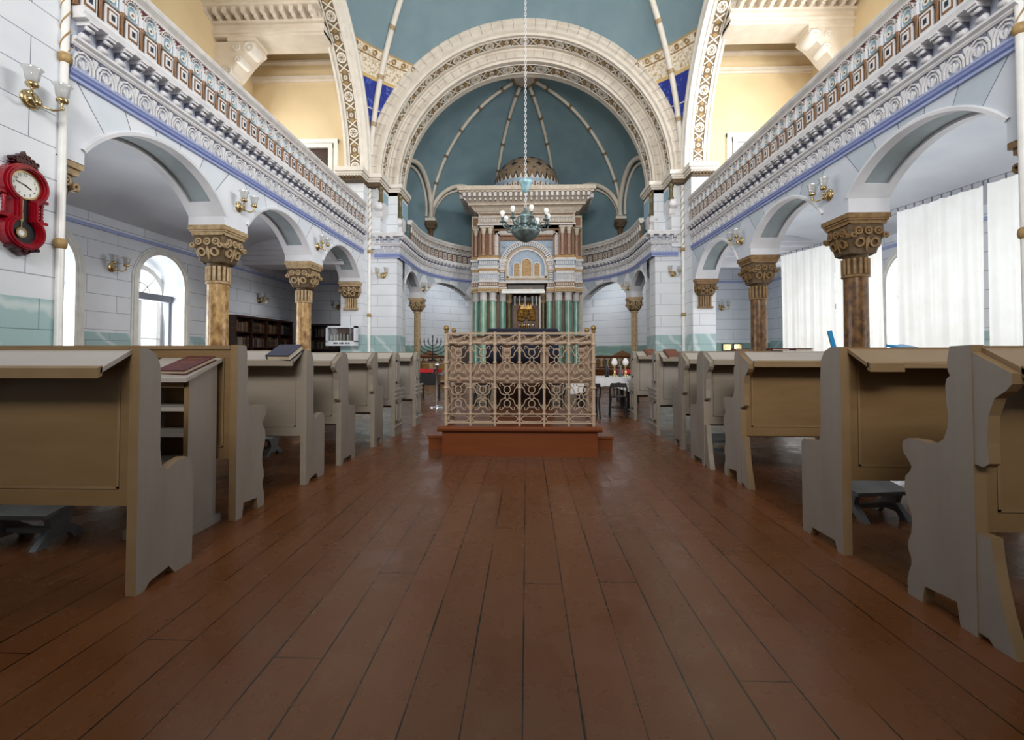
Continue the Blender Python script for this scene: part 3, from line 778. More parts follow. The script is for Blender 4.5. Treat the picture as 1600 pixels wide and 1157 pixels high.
# ================================================================ galleries: cornice, brackets, balustrade
def apse_path(side):
    pts = [(side * 0.68 + (-3.62 + 0.0 if side < 0 else 3.52) , 12.86)] if False else []
    xi = -3.66 if side < 0 else 3.54
    pts = [((-4.36 if side < 0 else 4.24), 12.86), (xi, 12.86), (xi, 14.8)]
    for a in [6, 12, 18, 24, 30, 36, 42, 48, 54 if side < 0 else 51]:
        pts.append((X0 + side * APR * math.cos(R(a)) + (xi - X0 - side * APR), 14.8 + APR * math.sin(R(a))))
    return pts
runL = Run([(-WL, 4.25), (-WL, 12.28)], 1)
runR = Run([(WR, CR[0] + 0.1), (WR, 12.12)], -1)
pl = apse_path(-1); pr = apse_path(1)
apL = Run(pl, 1); apR = Run(pr, -1)
parL = Run([(pl[1][0], 13.95)] + pl[2:], 1); parR = Run([(pr[1][0], 13.95)] + pr[2:], -1)

# one bracket mesh, local: x along the wall, -y out of the wall, z up from its foot
mb = MB()
mb.box(-0.045, 0.045, -0.135, 0, 0.135, 0.18, 0); mb.box(-0.05, 0.05, -0.15, 0, 0.16, 0.18, 0)
mb.prism([(-0.034, 0, 0.0), (-0.034, -0.03, 0.01), (-0.034, -0.055, 0.05), (-0.034, -0.05, 0.085), (-0.034, -0.085, 0.10), (-0.034, -0.115, 0.135), (-0.034, 0, 0.135)], (0.068, 0, 0), 1)
mb.lathe([(0.0, -0.042), (0.026, -0.042), (0.034, -0.036), (0.034, 0.036), (0.026, 0.042), (0.0, 0.042)], (0, -0.038, 0.04), 10, 0, Matrix.Rotation(R(90), 4, 'Y'))
mb.lathe([(0.0, -0.04), (0.02, -0.04), (0.02, 0.04), (0.0, 0.04)], (0, -0.09, 0.115), 8, 0, Matrix.Rotation(R(90), 4, 'Y'))
BRK = mb
mb = MB()
BRK_ME = None
def cornice(idn, run, bfac=1.0):
    """Blue fillets, relief frieze, bracket course and plinth."""
    global BRK_ME
    mb = MB()
    run.sweep(mb, [(0, 3.85), (0.03, 3.85), (0.035, 3.875), (0, 3.875)], 0)
    run.sweep(mb, [(0, 3.875), (0.02, 3.875), (0.045, 3.90), (0.045, 3.925), (0, 3.925)], 1)
    run.sweep(mb, [(0, 3.925), (0.035, 3.925), (0.055, 3.945), (0.055, 3.965), (0, 3.965)], 0)
    root = structure(mb.build('trim_%d' % idn, ['blue_trim', 'blue_trim_dark']))
    mb = MB()
    run.sweep(mb, [(0, 3.965), (0.02, 3.965), (0.02, 4.18), (0, 4.18)], 0)
    n = int(round(run.L / 0.25)); p = run.L / n
    F = run.F
    for i in range(n):
        c = (i + 0.5) * p; w = p * 0.5
        # double pointed arch with a leaf in it
        for k, (ww, hh, hb) in enumerate(((0.86, 0.185, 0.05), (0.6, 0.15, 0.042))):
            pts = [(-ww * w, 0.0), (-ww * w * 0.98, hh * 0.45), (-ww * w * 0.62, hh * 0.84), (0, hh), (ww * w * 0.62, hh * 0.84), (ww * w * 0.98, hh * 0.45), (ww * w, 0.0)]
            for a, b in zip(pts, pts[1:]): mb.bar(F, c + a[0], 3.975 + a[1], c + b[0], 3.975 + b[1], 0.017, 0.015, hb, 1)
        for q in (-1, 0, 1):
            mb.shape(F, [(c, 3.985), (c + q * 0.035 - 0.014, 4.03), (c + q * 0.04, 4.085 - abs(q) * 0.02), (c + q * 0.035 + 0.014, 4.03)], 0.02, 0.045, 1)
        mb.shape(F, [(c + w - 0.03, 4.165), (c + w, 4.06), (c + w + 0.03, 4.165)], 0.02, 0.04, 1)
        for k in range(5): mb.rect(F, c - w + (k + 0.2) * p / 5, c - w + (k + 0.65) * p / 5, 4.155, 4.175, 0.02, 0.036, 2)
    structure(mb.build('relief_frieze', ['frieze_back', 'white_trim', 'bracket_shade'], root))
    mb = MB()
    run.sweep(mb, [(0, 4.18), (0.045, 4.18), (0.06, 4.2), (0.06, 4.215), (0.09, 4.235), (0.09, 4.262), (0, 4.262)], 0)
    run.sweep(mb, [(0, 4.262), (0.03, 4.262), (0.03, 4.445), (0, 4.445)], 1)
    run.sweep(mb, [(0, 4.44), (0.175, 4.44), (0.18, 4.465), (0.15, 4.475), (0.165, 4.51), (0.14, 4.525), (0.14, 4.56), (-0.08, 4.56), (-0.08, 4.44)], 0)
    structure(mb.build('moulding', ['white_trim', 'frieze_back'], root))
    n = int(round(run.L / 0.2)); p = run.L / n
    for i in range(n):
        s = (i + 0.5) * p; pos = F(s, 4.262, 0.03); a = run.ang(s)
        if run.flip < 0: a += PI
        if BRK_ME is None:
            o = BRK.build('scroll_bracket', ['white_trim', 'bracket_shade']); BRK_ME = o.data
        else:
            o = bpy.data.objects.new('scroll_bracket', BRK_ME); C.objects.link(o)
        o.parent = root; o.location = pos; o.rotation_euler = (0, 0, a); structure(o)
    return root

# balustrade unit meshes, local x along, -y towards the nave
def U(s, t, h): return Vector((s, -h, t))
PW = 0.253
mb = MB()
mb.rect(U, -PW / 2, PW / 2, 0, 0.29, -0.05, 0.0, 3)
mb.rect(U, -0.082, 0.082, 0.035, 0.255, 0, 0.03, 0)
mb.rect(U, -0.062, 0.062, 0.062, 0.228, 0, 0.036, 1)
mb.rect(U, -0.045, 0.045, 0.085, 0.205, 0, 0.04, 0)
mb.rect(U, -0.022, 0.022, 0.115, 0.175, 0, 0.042, 2)
mb.rect(U, -PW / 2, PW / 2, 0.268, 0.29, 0, 0.02, 1)
SQ_ME = mb.build('square_panel', ['white_trim', 'parapet_brown', 'parapet_navy', 'parapet_navy']).data
mb = MB()
mb.rect(U, -PW / 2, PW / 2, 0.29, 0.555, -0.05, 0.0, 0)
R1_, R0_, ZC_ = 0.124, 0.094, 0.395
mb.ring(U, 0, ZC_, R0_, R1_, 0, 0.045, 1, 16, 0, PI)
for s in (-1, 1): mb.rect(U, s * R0_, s * R1_, 0.29, ZC_, 0, 0.045, 1)
for k in range(11): mb.disc(U, 0.109 * math.cos(PI * (k + 0.5) / 11), ZC_ + 0.109 * math.sin(PI * (k + 0.5) / 11), 0.010, 0, 0.05, 4, 5)
mb.shape(U, [(R0_ * math.cos(PI * k / 12), ZC_ + R0_ * math.sin(PI * k / 12)) for k in range(13)] + [(-R0_, 0.292), (R0_, 0.292)], 0, 0.01, 2)
mb.ring(U, 0, ZC_, 0.056, 0.07, 0, 0.022, 1, 12, 0, PI)
for s in (-1, 1): mb.rect(U, s * 0.056, s * 0.07, 0.31, ZC_, 0, 0.022, 1)
mb.disc(U, 0, ZC_ - 0.03, 0.04, 0, 0.022, 3, 10); mb.disc(U, 0, ZC_ - 0.03, 0.014, 0, 0.028, 4, 6)
for k in range(6): mb.disc(U, 0.082 * math.cos(PI * (k + 0.5) / 6), ZC_ + 0.082 * math.sin(PI * (k + 0.5) / 6), 0.008, 0, 0.02, 3, 5)
AR_ME = mb.build('arch_panel', ['maroon', 'white_trim', 'parapet_blue', 'cream_light', 'parapet_brown']).data
mb = MB()
mb.lathe([(0.028, 0.0), (0.028, 0.02), (0.02, 0.03), (0.02, 0.22), (0.027, 0.235), (0.023, 0.25), (0.034, 0.275), (0.034, 0.30)], (0, -0.014, 0), 10, 0)
CO_ME = mb.build('colonette', ['parapet_brown']).data
SQ_DIM_ME, AR_DIM_ME, CO_DIM_ME = SQ_ME.copy(), AR_ME.copy(), CO_ME.copy()  # darker copies for the apse, its dim light put into the materials
for me, sl in ((SQ_DIM_ME, (('rail_cream', 0), ('gilt_dark', 1), ('gilt_dark', 2), ('gilt_dark', 3))), (AR_DIM_ME, (('gilt_dark', 0), ('rail_cream', 1), ('fan_gap', 2))), (CO_DIM_ME, (('brown_shaft_dark', 0),))):
    for k_, i_ in sl: me.materials[i_] = MATS[k_]
for me in ('square_panel', 'arch_panel', 'colonette'):
    bpy.data.objects.remove(bpy.data.objects[me])
def balustrade(run, label, z=4.56, alt=False):
    root = thing('gallery_balustrade', label, 'balustrade', tuple(run.F(run.L / 2, z, 0.07)), 0, 'carved gallery balustrades')
    off = Vector(root.location)
    mb = MB()
    run.sweep(mb, [(0.0, 0.535 + z), (0.075, 0.535 + z), (0.08, 0.56 + z), (0.07, 0.575 + z), (0.09, 0.60 + z), (0.11, 0.625 + z), (0.115, 0.66 + z), (0.10, 0.70 + z), (-0.04, 0.70 + z), (-0.06, 0.6 + z), (0.0, 0.56 + z)], 0)
    mb.v = [tuple(Vector(v) - off) for v in mb.v]
    mb.build('handrail', 'rail_cream', root)
    n = int(round(run.L / PW)); p = run.L / n
    for i in range(n):
        for nm, me, s in (('square_panel', SQ_DIM_ME if alt else SQ_ME, i + 0.5), ('arch_panel', AR_DIM_ME if alt else AR_ME, i + 0.5), ('colonette', CO_DIM_ME if alt else CO_ME, i)):
            s *= p; a = run.ang(s) + (PI if run.flip < 0 else 0)
            o = bpy.data.objects.new(nm, me); C.objects.link(o); o.parent = root
            o.location = run.F(s, z, 0.06) - off; o.rotation_euler = (0, 0, a); o.scale = (p / PW * (1.0 if nm == 'colonette' else 1.0), 1, 1)
    return root
cornice(17, runL); cornice(18, runR); cornice(19, apL); cornice(20, apR)
balustrade(runL, 'left gallery balustrade of arched and square panels with brown colonettes')
balustrade(runR, 'right gallery balustrade of arched and square panels with brown colonettes')
balustrade(parL, 'curved apse balustrade left of the ark', alt=True)
balustrade(parR, 'curved apse balustrade right of the ark', alt=True)

# lower arcade of the apse
def apse_wall(nm, run, m):
    F = run.F; mb = MB(); q0 = 0.7 if True else 0
    s1 = 0.70 + (13.5 - 12.86); sc = 0.70 + (15.55 - 12.86)
    bays = [(s1, sc), (sc, min(sc + 2.75, run.L))]
    for (a, b) in bays:
        oa, ob = a + (0.05 if a == s1 else 0.2), b - (0.2 if a == s1 else 0.03); hf = (ob - oa) / 2; rise = 0.53; Rr = (hf * hf + rise * rise) / (2 * rise); zc = 3.72 - Rr
        arch_bay(mb, F, a, b, oa, ob, ZIMP - 0.05, zc + Rr * math.cos(math.asin(hf / Rr)), 3.9, Rr, zc, 0.4, nv=7)
    n = 24; s0, s2 = s1, run.L
    mb.rect(F, s1, run.L, 3.9, 4.5, -0.4, 0, 0, n)
    structure(mb.build(nm, [m, 'voussoir_grey', 'joint', 'soffit', 'soffit_panel']))
    return sc
scl = apse_wall('wall_left_apse', apL, 'voussoir_white'); scr = apse_wall('wall_right_apse', apR, 'voussoir_white')

# ================================================================ columns
def carved_capital(mb, w0, w1, z0, z1, m0=0, m1=1, n=3):
    """Flaring square block with scrolls on each face; w0 bottom half width, w1 top half width."""
    st = [(w0, z0), (w0 + 0.03, z0 + 0.02), (w0 + (w1 - w0) * 0.45, z0 + (z1 - z0) * 0.22), (w1 * 0.95, z0 + (z1 - z0) * 0.5), (w1, z0 + (z1 - z0) * 0.8), (w1 * 0.96, z1)]
    rows = []
    for w, z in st:
        c = w * 0.86
        rows.append([Vector(p) for p in ((-w, -c, z), (-c, -w, z), (c, -w, z), (w, -c, z), (w, c, z), (c, w, z), (-c, w, z), (-w, c, z), (-w, -c, z))])
    mb.grid(rows, m1, False)
    H = z1 - z0
    for k in range(4):
        ca, sa = math.cos(k * PI / 2), math.sin(k * PI / 2)
        def F(s, t, h, ca=ca, sa=sa):
            u = (t - z0) / H
            base = w0 + (w1 - w0) * (0.0 if u < 0 else min(1, 0.25 + u * 1.25) if u > 0.05 else 0.2)
            x, y = s, -(base + h - 0.004)
            return Vector((x * ca - y * sa, x * sa + y * ca, t))
        zt = z0 + H * 0.72; ww = w1 * 0.8
        for i in range(n):
            c = -ww + 2 * ww * (i + 0.5) / n; r = ww / n * 0.86
            mb.ring(F, c, zt, r * 0.55, r, 0, 0.026, m0, 12)
            mb.disc(F, c, zt, r * 0.3, 0, 0.03, m0, 8)
        for s in (-1, 1):
            mb.ring(F, s * ww * 0.5, z0 + H * 0.36, ww * 0.2, ww * 0.34, 0, 0.03, m0, 10)
            mb.ring(F, s * w1 * 0.86, z0 + H * 0.58, 0.015, w1 * 0.15, 0, 0.05, m0, 10)
        mb.shape(F, [(0, z0 + H * 0.1), (ww * 0.16, z0 + H * 0.4), (0, z0 + H * 0.56), (-ww * 0.16, z0 + H * 0.4)], 0, 0.03, m0)
        mb.rect(F, -w1 * 0.92, w1 * 0.92, z1 - H * 0.06, z1, 0, 0.02, m0)
def column(label, loc, dark, group):
    t = thing('marble_column', label, 'column', loc, 0, group)
    mb = MB(); mb.box(-0.24, 0.24, -0.24, 0.24, 0, 0.22, 0); mb.lathe([(0.23, 0.22), (0.24, 0.26), (0.22, 0.3), (0.185, 0.32), (0.2, 0.35), (0.17, 0.37)], (0, 0, 0), 20, 0)
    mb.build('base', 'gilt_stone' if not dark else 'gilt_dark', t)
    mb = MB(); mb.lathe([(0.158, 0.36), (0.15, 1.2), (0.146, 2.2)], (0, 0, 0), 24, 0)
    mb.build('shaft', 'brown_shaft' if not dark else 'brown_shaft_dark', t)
    mb = MB(); mb.lathe([(0.148, 2.19), (0.17, 2.20), (0.17, 2.225), (0.15, 2.24)], (0, 0, 0), 24, 0)
    for k in range(14):
        q = 2 * PI * k / 14; mb.tube([(0.148 * math.cos(q), 0.148 * math.sin(q), 2.24), (0.150 * math.cos(q), 0.150 * math.sin(q), 2.46)], 0.024, 6, 0)
    mb.lathe([(0.14, 2.24), (0.145, 2.5), (0.19, 2.53)], (0, 0, 0), 20, 1)
    g0 = 'cap_brown' if dark else 'gilt_stone'
    mb.build('fluted_neck', [g0, 'gilt_dark'], t)
    mb = MB(); carved_capital(mb, 0.15, 0.245, 2.5, 2.93)
    mb.build('carved_capital', [g0, 'gilt_dark'], t)
    mb = MB()
    mb.box(-0.255, 0.255, -0.255, 0.255, 2.92, 2.955, 0); mb.box(-0.27, 0.27, -0.27, 0.27, 2.955, 2.985, 0); mb.box(-0.285, 0.285, -0.285, 0.285, 2.985, 3.05, 0)
    mb.build('abacus', g0, t)
    return t
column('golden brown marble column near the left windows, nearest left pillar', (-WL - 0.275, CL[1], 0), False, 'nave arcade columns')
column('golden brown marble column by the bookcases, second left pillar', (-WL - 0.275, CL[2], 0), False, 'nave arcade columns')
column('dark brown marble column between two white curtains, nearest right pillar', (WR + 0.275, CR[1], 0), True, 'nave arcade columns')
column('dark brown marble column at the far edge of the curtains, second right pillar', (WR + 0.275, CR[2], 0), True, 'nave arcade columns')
def corbel(label, x, y, sy, dark):
    t = thing('carved_corbel', label, 'corbel', (x, y, 2.3), 0, 'arcade corbels on the piers')
    g0 = 'cap_brown' if dark else 'gilt_stone'; ms = [g0, 'gilt_dark']
    mb = MB(); carved_capital(mb, 0.16, 0.25, 0.32, 0.64); mb.build('carved_capital', ms, t)
    mb = MB(); mb.box(-0.29, 0.29, -0.29, 0.29, 0.69, 0.75, 0); mb.box(-0.265, 0.265, -0.265, 0.265, 0.63, 0.69, 0); mb.build('abacus', g0, t)
    mb = MB()
    mb.box(-0.15, 0.15, -0.13, 0.13, 0.04, 0.33, 1)
    for k in range(5):
        for q in (-1, 1):
            mb.tube([(-0.12 + k * 0.06, q * 0.13, 0.05), (-0.12 + k * 0.06, q * 0.13, 0.32)], 0.025, 6, 0)
    for q in (-1, 1):
        for k in range(4): mb.tube([(q * 0.15, -0.09 + k * 0.06, 0.05), (q * 0.15, -0.09 + k * 0.06, 0.32)], 0.025, 6, 0)
    mb.box(-0.19, 0.19, -0.17, 0.17, 0.0, 0.05, 0)
    mb.build('fluted_neck', ms, t)
corbel('carved gilt corbel on the near left pier beside the red clock', -WL - 0.30, CL[0], 1, False)
corbel('carved gilt corbel above the wall display case', -WL - 0.30, CL[3] + 0.03, -1, False)
corbel('carved brown corbel at the right edge of the picture', WR + 0.30, CR[0], 1, True)
corbel('carved brown corbel on the far right pier over the brass plaques', WR + 0.30, CR[3] + 0.03, -1, True)
def apse_column(label, pos):
    t = thing('apse_column', label, 'column', pos, 0, 'slim columns under the apse gallery')
    mb = MB(); mb.box(-0.16, 0.16, -0.16, 0.16, 0, 0.3, 0); mb.lathe([(0.15, 0.3), (0.16, 0.34), (0.12, 0.4)], (0, 0, 0), 14, 0); mb.build('base', 'gilt_dark', t)
    mb = MB()
    for k in range(8): q = 2 * PI * k / 8; mb.tube([(0.075 * math.cos(q), 0.075 * math.sin(q), 0.4), (0.072 * math.cos(q), 0.072 * math.sin(q), 2.5)], 0.036, 6, 0)
    mb.build('shaft', 'gilt_stone', t)
    mb = MB(); mb.lathe([(0.1, 2.48), (0.13, 2.5), (0.13, 2.53), (0.11, 2.55)], (0, 0, 0), 14, 0); mb.build('neck_ring', 'gilt_stone', t)
    mb = MB(); carved_capital(mb, 0.12, 0.215, 2.55, 2.88, n=2); mb.build('carved_capital', ['gilt_stone', 'gilt_dark'], t)
    mb = MB(); mb.box(-0.22, 0.22, -0.22, 0.22, 2.87, 2.92, 0); mb.box(-0.25, 0.25, -0.25, 0.25, 2.92, 3.0, 0); mb.build('abacus', 'gilt_stone', t)
for run, sc, lb in ((apL, scl, 'slim gilt column in the apse left of the ark'), (apR, scr, 'slim gilt column in the apse right of the ark')):
    p = run.F(sc, 0, -0.2); apse_column(lb, (p.x, p.y, 0))
def upper_column(label, az):
    p = AP(R(az), 0, RAP - 0.13)
    t = thing('gallery_column', label, 'column', (p.x, p.y, 4.5), 0, 'short columns on the apse gallery')
    mb = MB(); mb.lathe([(0.13, 0.0), (0.13, 0.1), (0.085, 0.14), (0.08, 1.3), (0.1, 1.32)], (0, 0, 0), 14, 0); mb.build('shaft', 'brown_shaft_dark', t)
    mb = MB(); carved_capital(mb, 0.1, 0.18, 1.32, 1.62, n=2); mb.build('carved_capital', ['gilt_dark', 'gilt_dark'], t)
    mb = MB(); mb.box(-0.19, 0.19, -0.19, 0.19, 1.61, 1.72, 0); mb.build('abacus', 'cream_stone', t)
upper_column('short brown column on the apse gallery left of the ark', -57); upper_column('short brown column on the apse gallery right of the ark', 57)

# white corner colonettes with gilt rings, full height of the piers
def corner_post(label, x, y, r=0.05, h=5.8):
    t = thing('corner_colonette', label, 'colonette', (x, y, 0), 0, 'white corner colonettes')
    mb = MB(); mb.lathe([(r * 1.5, 0), (r * 1.5, 0.1), (r, 0.14), (r, h)], (0, 0, 0), 12, 0); mb.build('shaft', 'colonette', t)
    sp = []
    for z in (2.19, 4.0):
        mb = MB(); mb.lathe([(r, z - 0.05), (r * 1.45, z - 0.035), (r * 1.6, z), (r * 1.45, z + 0.035), (r, z + 0.05)], (0, 0, 0), 12, 0)
        mb.build('gilt_ring', 'leaf_gold', t)
    mb = MB()
    for ph in (0, PI):
        mb.tube([(r * math.cos(ph + k * 0.5), r * math.sin(ph + k * 0.5), 4.06 + k * 0.03) for k in range(57)], r * 0.22, 4, 0)
    mb.build('twisted_rib', 'leaf_gold', t)
corner_post('white corner colonette with gilt rings beside the red clock', -WL + 0.03, 4.20, 0.033)
corner_post('white corner colonette with gilt rings on the far left pier', -WL + 0.04, 12.72, 0.045)
corner_post('white corner colonette with gilt rings on the far right pier', WR - 0.04, 12.72, 0.045)
corner_post('white corner colonette at the right edge of the picture', WR - 0.03, CR[0] + 0.12, 0.033)
# ================================================================ the ark
YA = 16.2; SA = 711 / YA
def ax(p): return (p - 822.5) / SA
def az_(p): return CAMZ + (550.5 - p) / SA
ark = thing('holy_ark', 'tall carved ark with green columns, flared cornice and patterned dome', 'ark', (0, YA, 0))
def A_(name, mb, mats, parent=ark):
    mb.v = [(v[0], v[1] - YA, v[2]) for v in mb.v]
    return mb.build(name, mats, parent)
FK = lambda y: (lambda s, t, h: Vector((s, y - h, t)))
mb = MB()
zt = az_(335)
mb.box(ax(733), ax(789), 16.75, 18.1, 0, zt, 0); mb.box(ax(856), ax(912), 16.75, 18.1, 0, zt, 0)
mb.box(ax(789), ax(856), 16.9, 18.1, az_(441), zt, 0); mb.box(ax(789), ax(856), 17.5, 18.1, 0, az_(441), 1)
mb.box(ax(728), ax(917), 16.0, 18.1, 0, 0.55, 0)
A_('ark_body', mb, ['ark_cream', 'dark_wood'])
# stacked entablature blocks between lower columns and the upper columns
mb = MB()
def stack(x0, x1, y, e=0.0):
    def bx(p0, p1, m, g=0.0): mb.box(ax(x0) - g, ax(x1) + g, y - g, 17.0, az_(p0), az_(p1), m)
    bx(456, 449.5, 1, 0.03); bx(449.5, 447.5, 0, 0.03); bx(447.5, 441, 2, 0.01); bx(441, 439, 0, 0.03)
    bx(439, 423, 0, 0.0); bx(423, 419.5, 3, 0.02); bx(419.5, 415, 0, 0.03); bx(415, 407, 4, 0.0); bx(407, 403, 0, 0.05); bx(403, 399, 3, 0.02)
    F = FK(y); w = ax(x1) - ax(x0); n = max(3, int(w / 0.07))
    for i in range(n):
        c = ax(x0) + w * (i + 0.5) / n
        mb.rect(F, c - 0.022, c + 0.022, az_(415) + 0.03, az_(407) - 0.03, 0, 0.03, 0)
        zz = az_(431)
        mb.ring(F, c, zz + 0.06, 0.014, 0.028, 0, 0.02, 4, 8); mb.bar(F, c - 0.02, zz - 0.13, c + 0.01, zz + 0.02, 0.016, 0, 0.02, 4)
        mb.shape(F, [(c - 0.03, az_(444.3)), (c, az_(446.8)), (c + 0.03, az_(444.3)), (c, az_(441.6))], 0.01, 0.03, 5)
        mb.disc(F, c, az_(452.8), 0.03, 0.02, 0.06, 3, 8)
for q in ((748, 777, 16.15), (868, 897, 16.15), (735, 748, 16.45), (897, 910, 16.45), (777, 790, 16.4), (855, 868, 16.4)):
    mb = MB(); stack(*q); A_('entablature_block', mb, ['ark_white', 'gilt_stone', 'ark_brown', 'gold', 'ark_blue', 'ark_cream'])
# lower green columns
for i, (px, y, mt, r) in enumerate([(743, 16.6, 'green_marble', .12), (754.5, 16.32, 'green_marble_pale', .13), (769.5, 16.32, 'green_marble_pale', .13), (785, 16.55, 'green_marble', .12),
                             (858, 16.55, 'green_marble', .12), (872.5, 16.32, 'green_marble', .13), (887.5, 16.32, 'green_marble', .13), (899.5, 16.6, 'green_marble', .12),
                             (795, 17.0, 'olive_marble', .10), (848.5, 17.0, 'olive_marble', .10)]):
    mb = MB(); x = ax(px) * y / YA
    mb.lathe([(r * 1.35, 0.55), (r * 1.4, 0.62), (r * 1.1, 0.68), (r, 0.72), (r * 0.96, az_(470))], (x, y, 0), 16, 0)
    c = A_('ark_column', mb, [mt])
    mb = MB(); mb.lathe([(r, az_(470)), (r * 1.12, az_(468.8)), (r * 1.12, az_(467.8)), (r * 0.98, az_(467)), (r * 1.05, az_(458)), (r * 1.3, az_(456))], (x, y, 0), 16, 0, flute=0.05, nf=8)
    mb.v = [(v[0], v[1] - YA, v[2]) for v in mb.v]; mb.build('capital', 'ark_white' if i < 8 else 'gilt_stone', c)
for px in (762, 777.5, 864.5, 880):
    mb = MB(); mb.box(ax(px) - 0.07, ax(px) + 0.07, 16.6, 16.76, 0.5, az_(456), 0); A_('brown_pier_strip', mb, ['ark_brown'])
# upper storey: paired reddish columns in brown frames
for x0, x1, y in ((748.5, 771, 16.3), (873, 896.5, 16.3), (735, 748, 16.55), (897, 910, 16.55)):
    mb = MB(); mb.box(ax(x0), ax(x1), y + 0.1, 16.8, az_(399), az_(353), 0); mb.box(ax(x0), ax(x1), y - 0.1, 16.8, az_(402), az_(398.6), 0)
    mb.box(ax(x1) - 0.05, ax(x1), y, 16.8, az_(399), az_(353), 0); mb.box(ax(x0), ax(x0) + 0.05, y, 16.8, az_(399), az_(353), 0)
    A_('upper_niche', mb, ['ark_brown'])
for px, y in ((754.5, 16.25), (765.3, 16.25), (878.5, 16.25), (889, 16.25), (743, 16.52), (900.5, 16.52)):
    mb = MB(); x = ax(px) * y / YA; mb.lathe([(0.085, az_(398)), (0.09, az_(396.5)), (0.065, az_(395)), (0.06, az_(364))], (x, y, 0), 12, 0); c = A_('upper_column', mb, ['pink_marble'])
    mb = MB(); mb.lathe([(0.06, az_(364)), (0.08, az_(363)), (0.07, az_(361)), (0.115, az_(355))], (x, y, 0), 12, 0); mb.box(x - 0.125, x + 0.125, y - 0.12, y + 0.12, az_(355), az_(352), 0)
    mb.v = [(v[0], v[1] - YA, v[2]) for v in mb.v]; mb.build('capital', 'ark_cream', c)
# upper entablature with relief
mb = MB(); F = FK(16.1)
mb.box(ax(747), ax(897.5), 16.12, 16.9, az_(352), az_(332), 0); mb.box(ax(745.5), ax(899), 16.06, 16.9, az_(352), az_(349.5), 1); mb.box(ax(745.5), ax(899), 16.04, 16.9, az_(334), az_(331.5), 0)
mb.rect(F, ax(749.5), ax(895.5), az_(335.8), az_(335), 0, 0.03, 2); mb.rect(F, ax(749.5), ax(895.5), az_(348.8), az_(348), 0, 0.03, 2)
for k in range(34):
    c = ax(752) + (ax(893.5) - ax(752)) * k / 33; mb.ring(F, c, az_(340), 0.02, 0.036, -0.02, 0.03, 1, 8); mb.rect(F, c - 0.016, c + 0.016, az_(347), az_(342), -0.02, 0.03, 1)
for x0, x1 in ((735, 747), (898, 910)):
    mb.box(ax(x0), ax(x1), 16.4, 16.9, az_(353), az_(334), 0); mb.rect(FK(16.4), ax(x0) + 0.05, ax(x1) - 0.05, az_(350), az_(337), 0, 0.02, 2)
A_('upper_entablature', mb, ['ark_cream', 'ark_white', 'ark_brown'])
# flared cornice with modillions
mb = MB()
def fr(b, t, m=0):
    (x0, x1, y0, z0), (X0_, X1_, Y0, z1) = b, t
    mb.hexa([(x0, y0, z0), (x1, y0, z0), (x1, 18.0, z0), (x0, 18.0, z0), (X0_, Y0, z1), (X1_, Y0, z1), (X1_, 18.0, z1), (X0_, 18.0, z1)], m)
fr((ax(742), ax(903), 16.0, az_(332)), (ax(737), ax(908), 15.9, az_(326)))
fr((ax(736), ax(909), 15.85, az_(326)), (ax(736), ax(909), 15.85, az_(323)))
zc0 = az_(322.5)
mb.box(ax(733), ax(912), 15.72, 18.0, zc0 - 0.06, zc0 + 0.02, 0)
xl, xr, yf = -2.36, 2.34, 15.3
fr((ax(732), ax(913), 15.7, zc0), (xl + 0.1, xr - 0.1, yf + 0.12, zc0 + 0.28))
mb.box(xl + 0.05, xr - 0.05, yf + 0.06, 18.0, zc0 + 0.27, zc0 + 0.33, 0); mb.box(xl, xr, yf, 18.0, zc0 + 0.33, zc0 + 0.47, 0)
A_('cornice', mb, ['ark_cream'])
m0 = MB(); z0 = zc0 + 0.10
for k in range(25):
    x = xl + 0.2 + (xr - xl - 0.4) * k / 24
    m0.box(x - 0.045, x + 0.045, yf + 0.06, 15.95, z0 + 0.03, z0 + 0.19, 0); m0.box(x - 0.03, x + 0.03, yf + 0.2, 15.95, z0 - 0.06, z0 + 0.05, 0)
for sx in (xl, xr):
    for k in range(10):
        y = yf + 0.35 + k * 0.2; m0.box(min(sx, sx * 0.86), max(sx, sx * 0.86), y - 0.04, y + 0.04, z0 + 0.03, z0 + 0.19, 0)
m0.v = [(v[0] * 0.985, v[1], v[2]) for v in m0.v]
A_('modillion_row', m0, ['ark_white'])
# great arch around the tablets
mb = MB(); F = FK(16.55); cx = 0.0; zc = az_(417); k = 1 / SA * 16.5 / 16.2
mb.rect(F, ax(770), ax(874), az_(441), az_(353), -0.3, 0.0, 5)
for (a, b, m, h) in ((768.5, 771.5, 2, .14), (771.5, 777.5, 1, .12), (777.5, 780, 2, .13)):
    for q in (-1, 1):
        e0, e1 = sorted((q * (a - 822.5) / SA, q * (b - 822.5) / SA)); mb.rect(F, e0, e1, az_(403), az_(354), 0, h, m)
    mb.rect(F, (a - 822.5) / SA, -(a - 822.5) / SA, az_(354 + (a - 768.5) * 1.0), az_(354 + (a - 768.5)) + (b - a) / SA * 0.0 + 0.001, 0, h, m)
    mb.rect(F, (a - 822.5) / SA, -(a - 822.5) / SA, az_(354 + (b - 768.5)), az_(354 + (a - 768.5)), 0, h, m)
for q in (-1, 1):
    for i in range(9): mb.disc(F, q * (774.5 - 822.5) / SA, az_(362 + i * 4.7), 0.035, 0.1, 0.15, 0, 8)
for i in range(16): mb.disc(F, (778 - 822.5 + i * 5.93) / SA, az_(360), 0.035, 0.1, 0.15, 0, 8)
mb.rect(F, ax(781), ax(864), az_(371.5), az_(369.5), 0, 0.08, 2); mb.rect(F, ax(781), ax(864), az_(369), az_(364), 0, 0.05, 6)
for q in (-1, 1): mb.ring(F, q * 36 / SA, az_(380), 0.05, 0.08, 0, 0.05, 3, 10); mb.disc(F, q * 36 / SA, az_(380), 0.03, 0, 0.06, 1, 8)
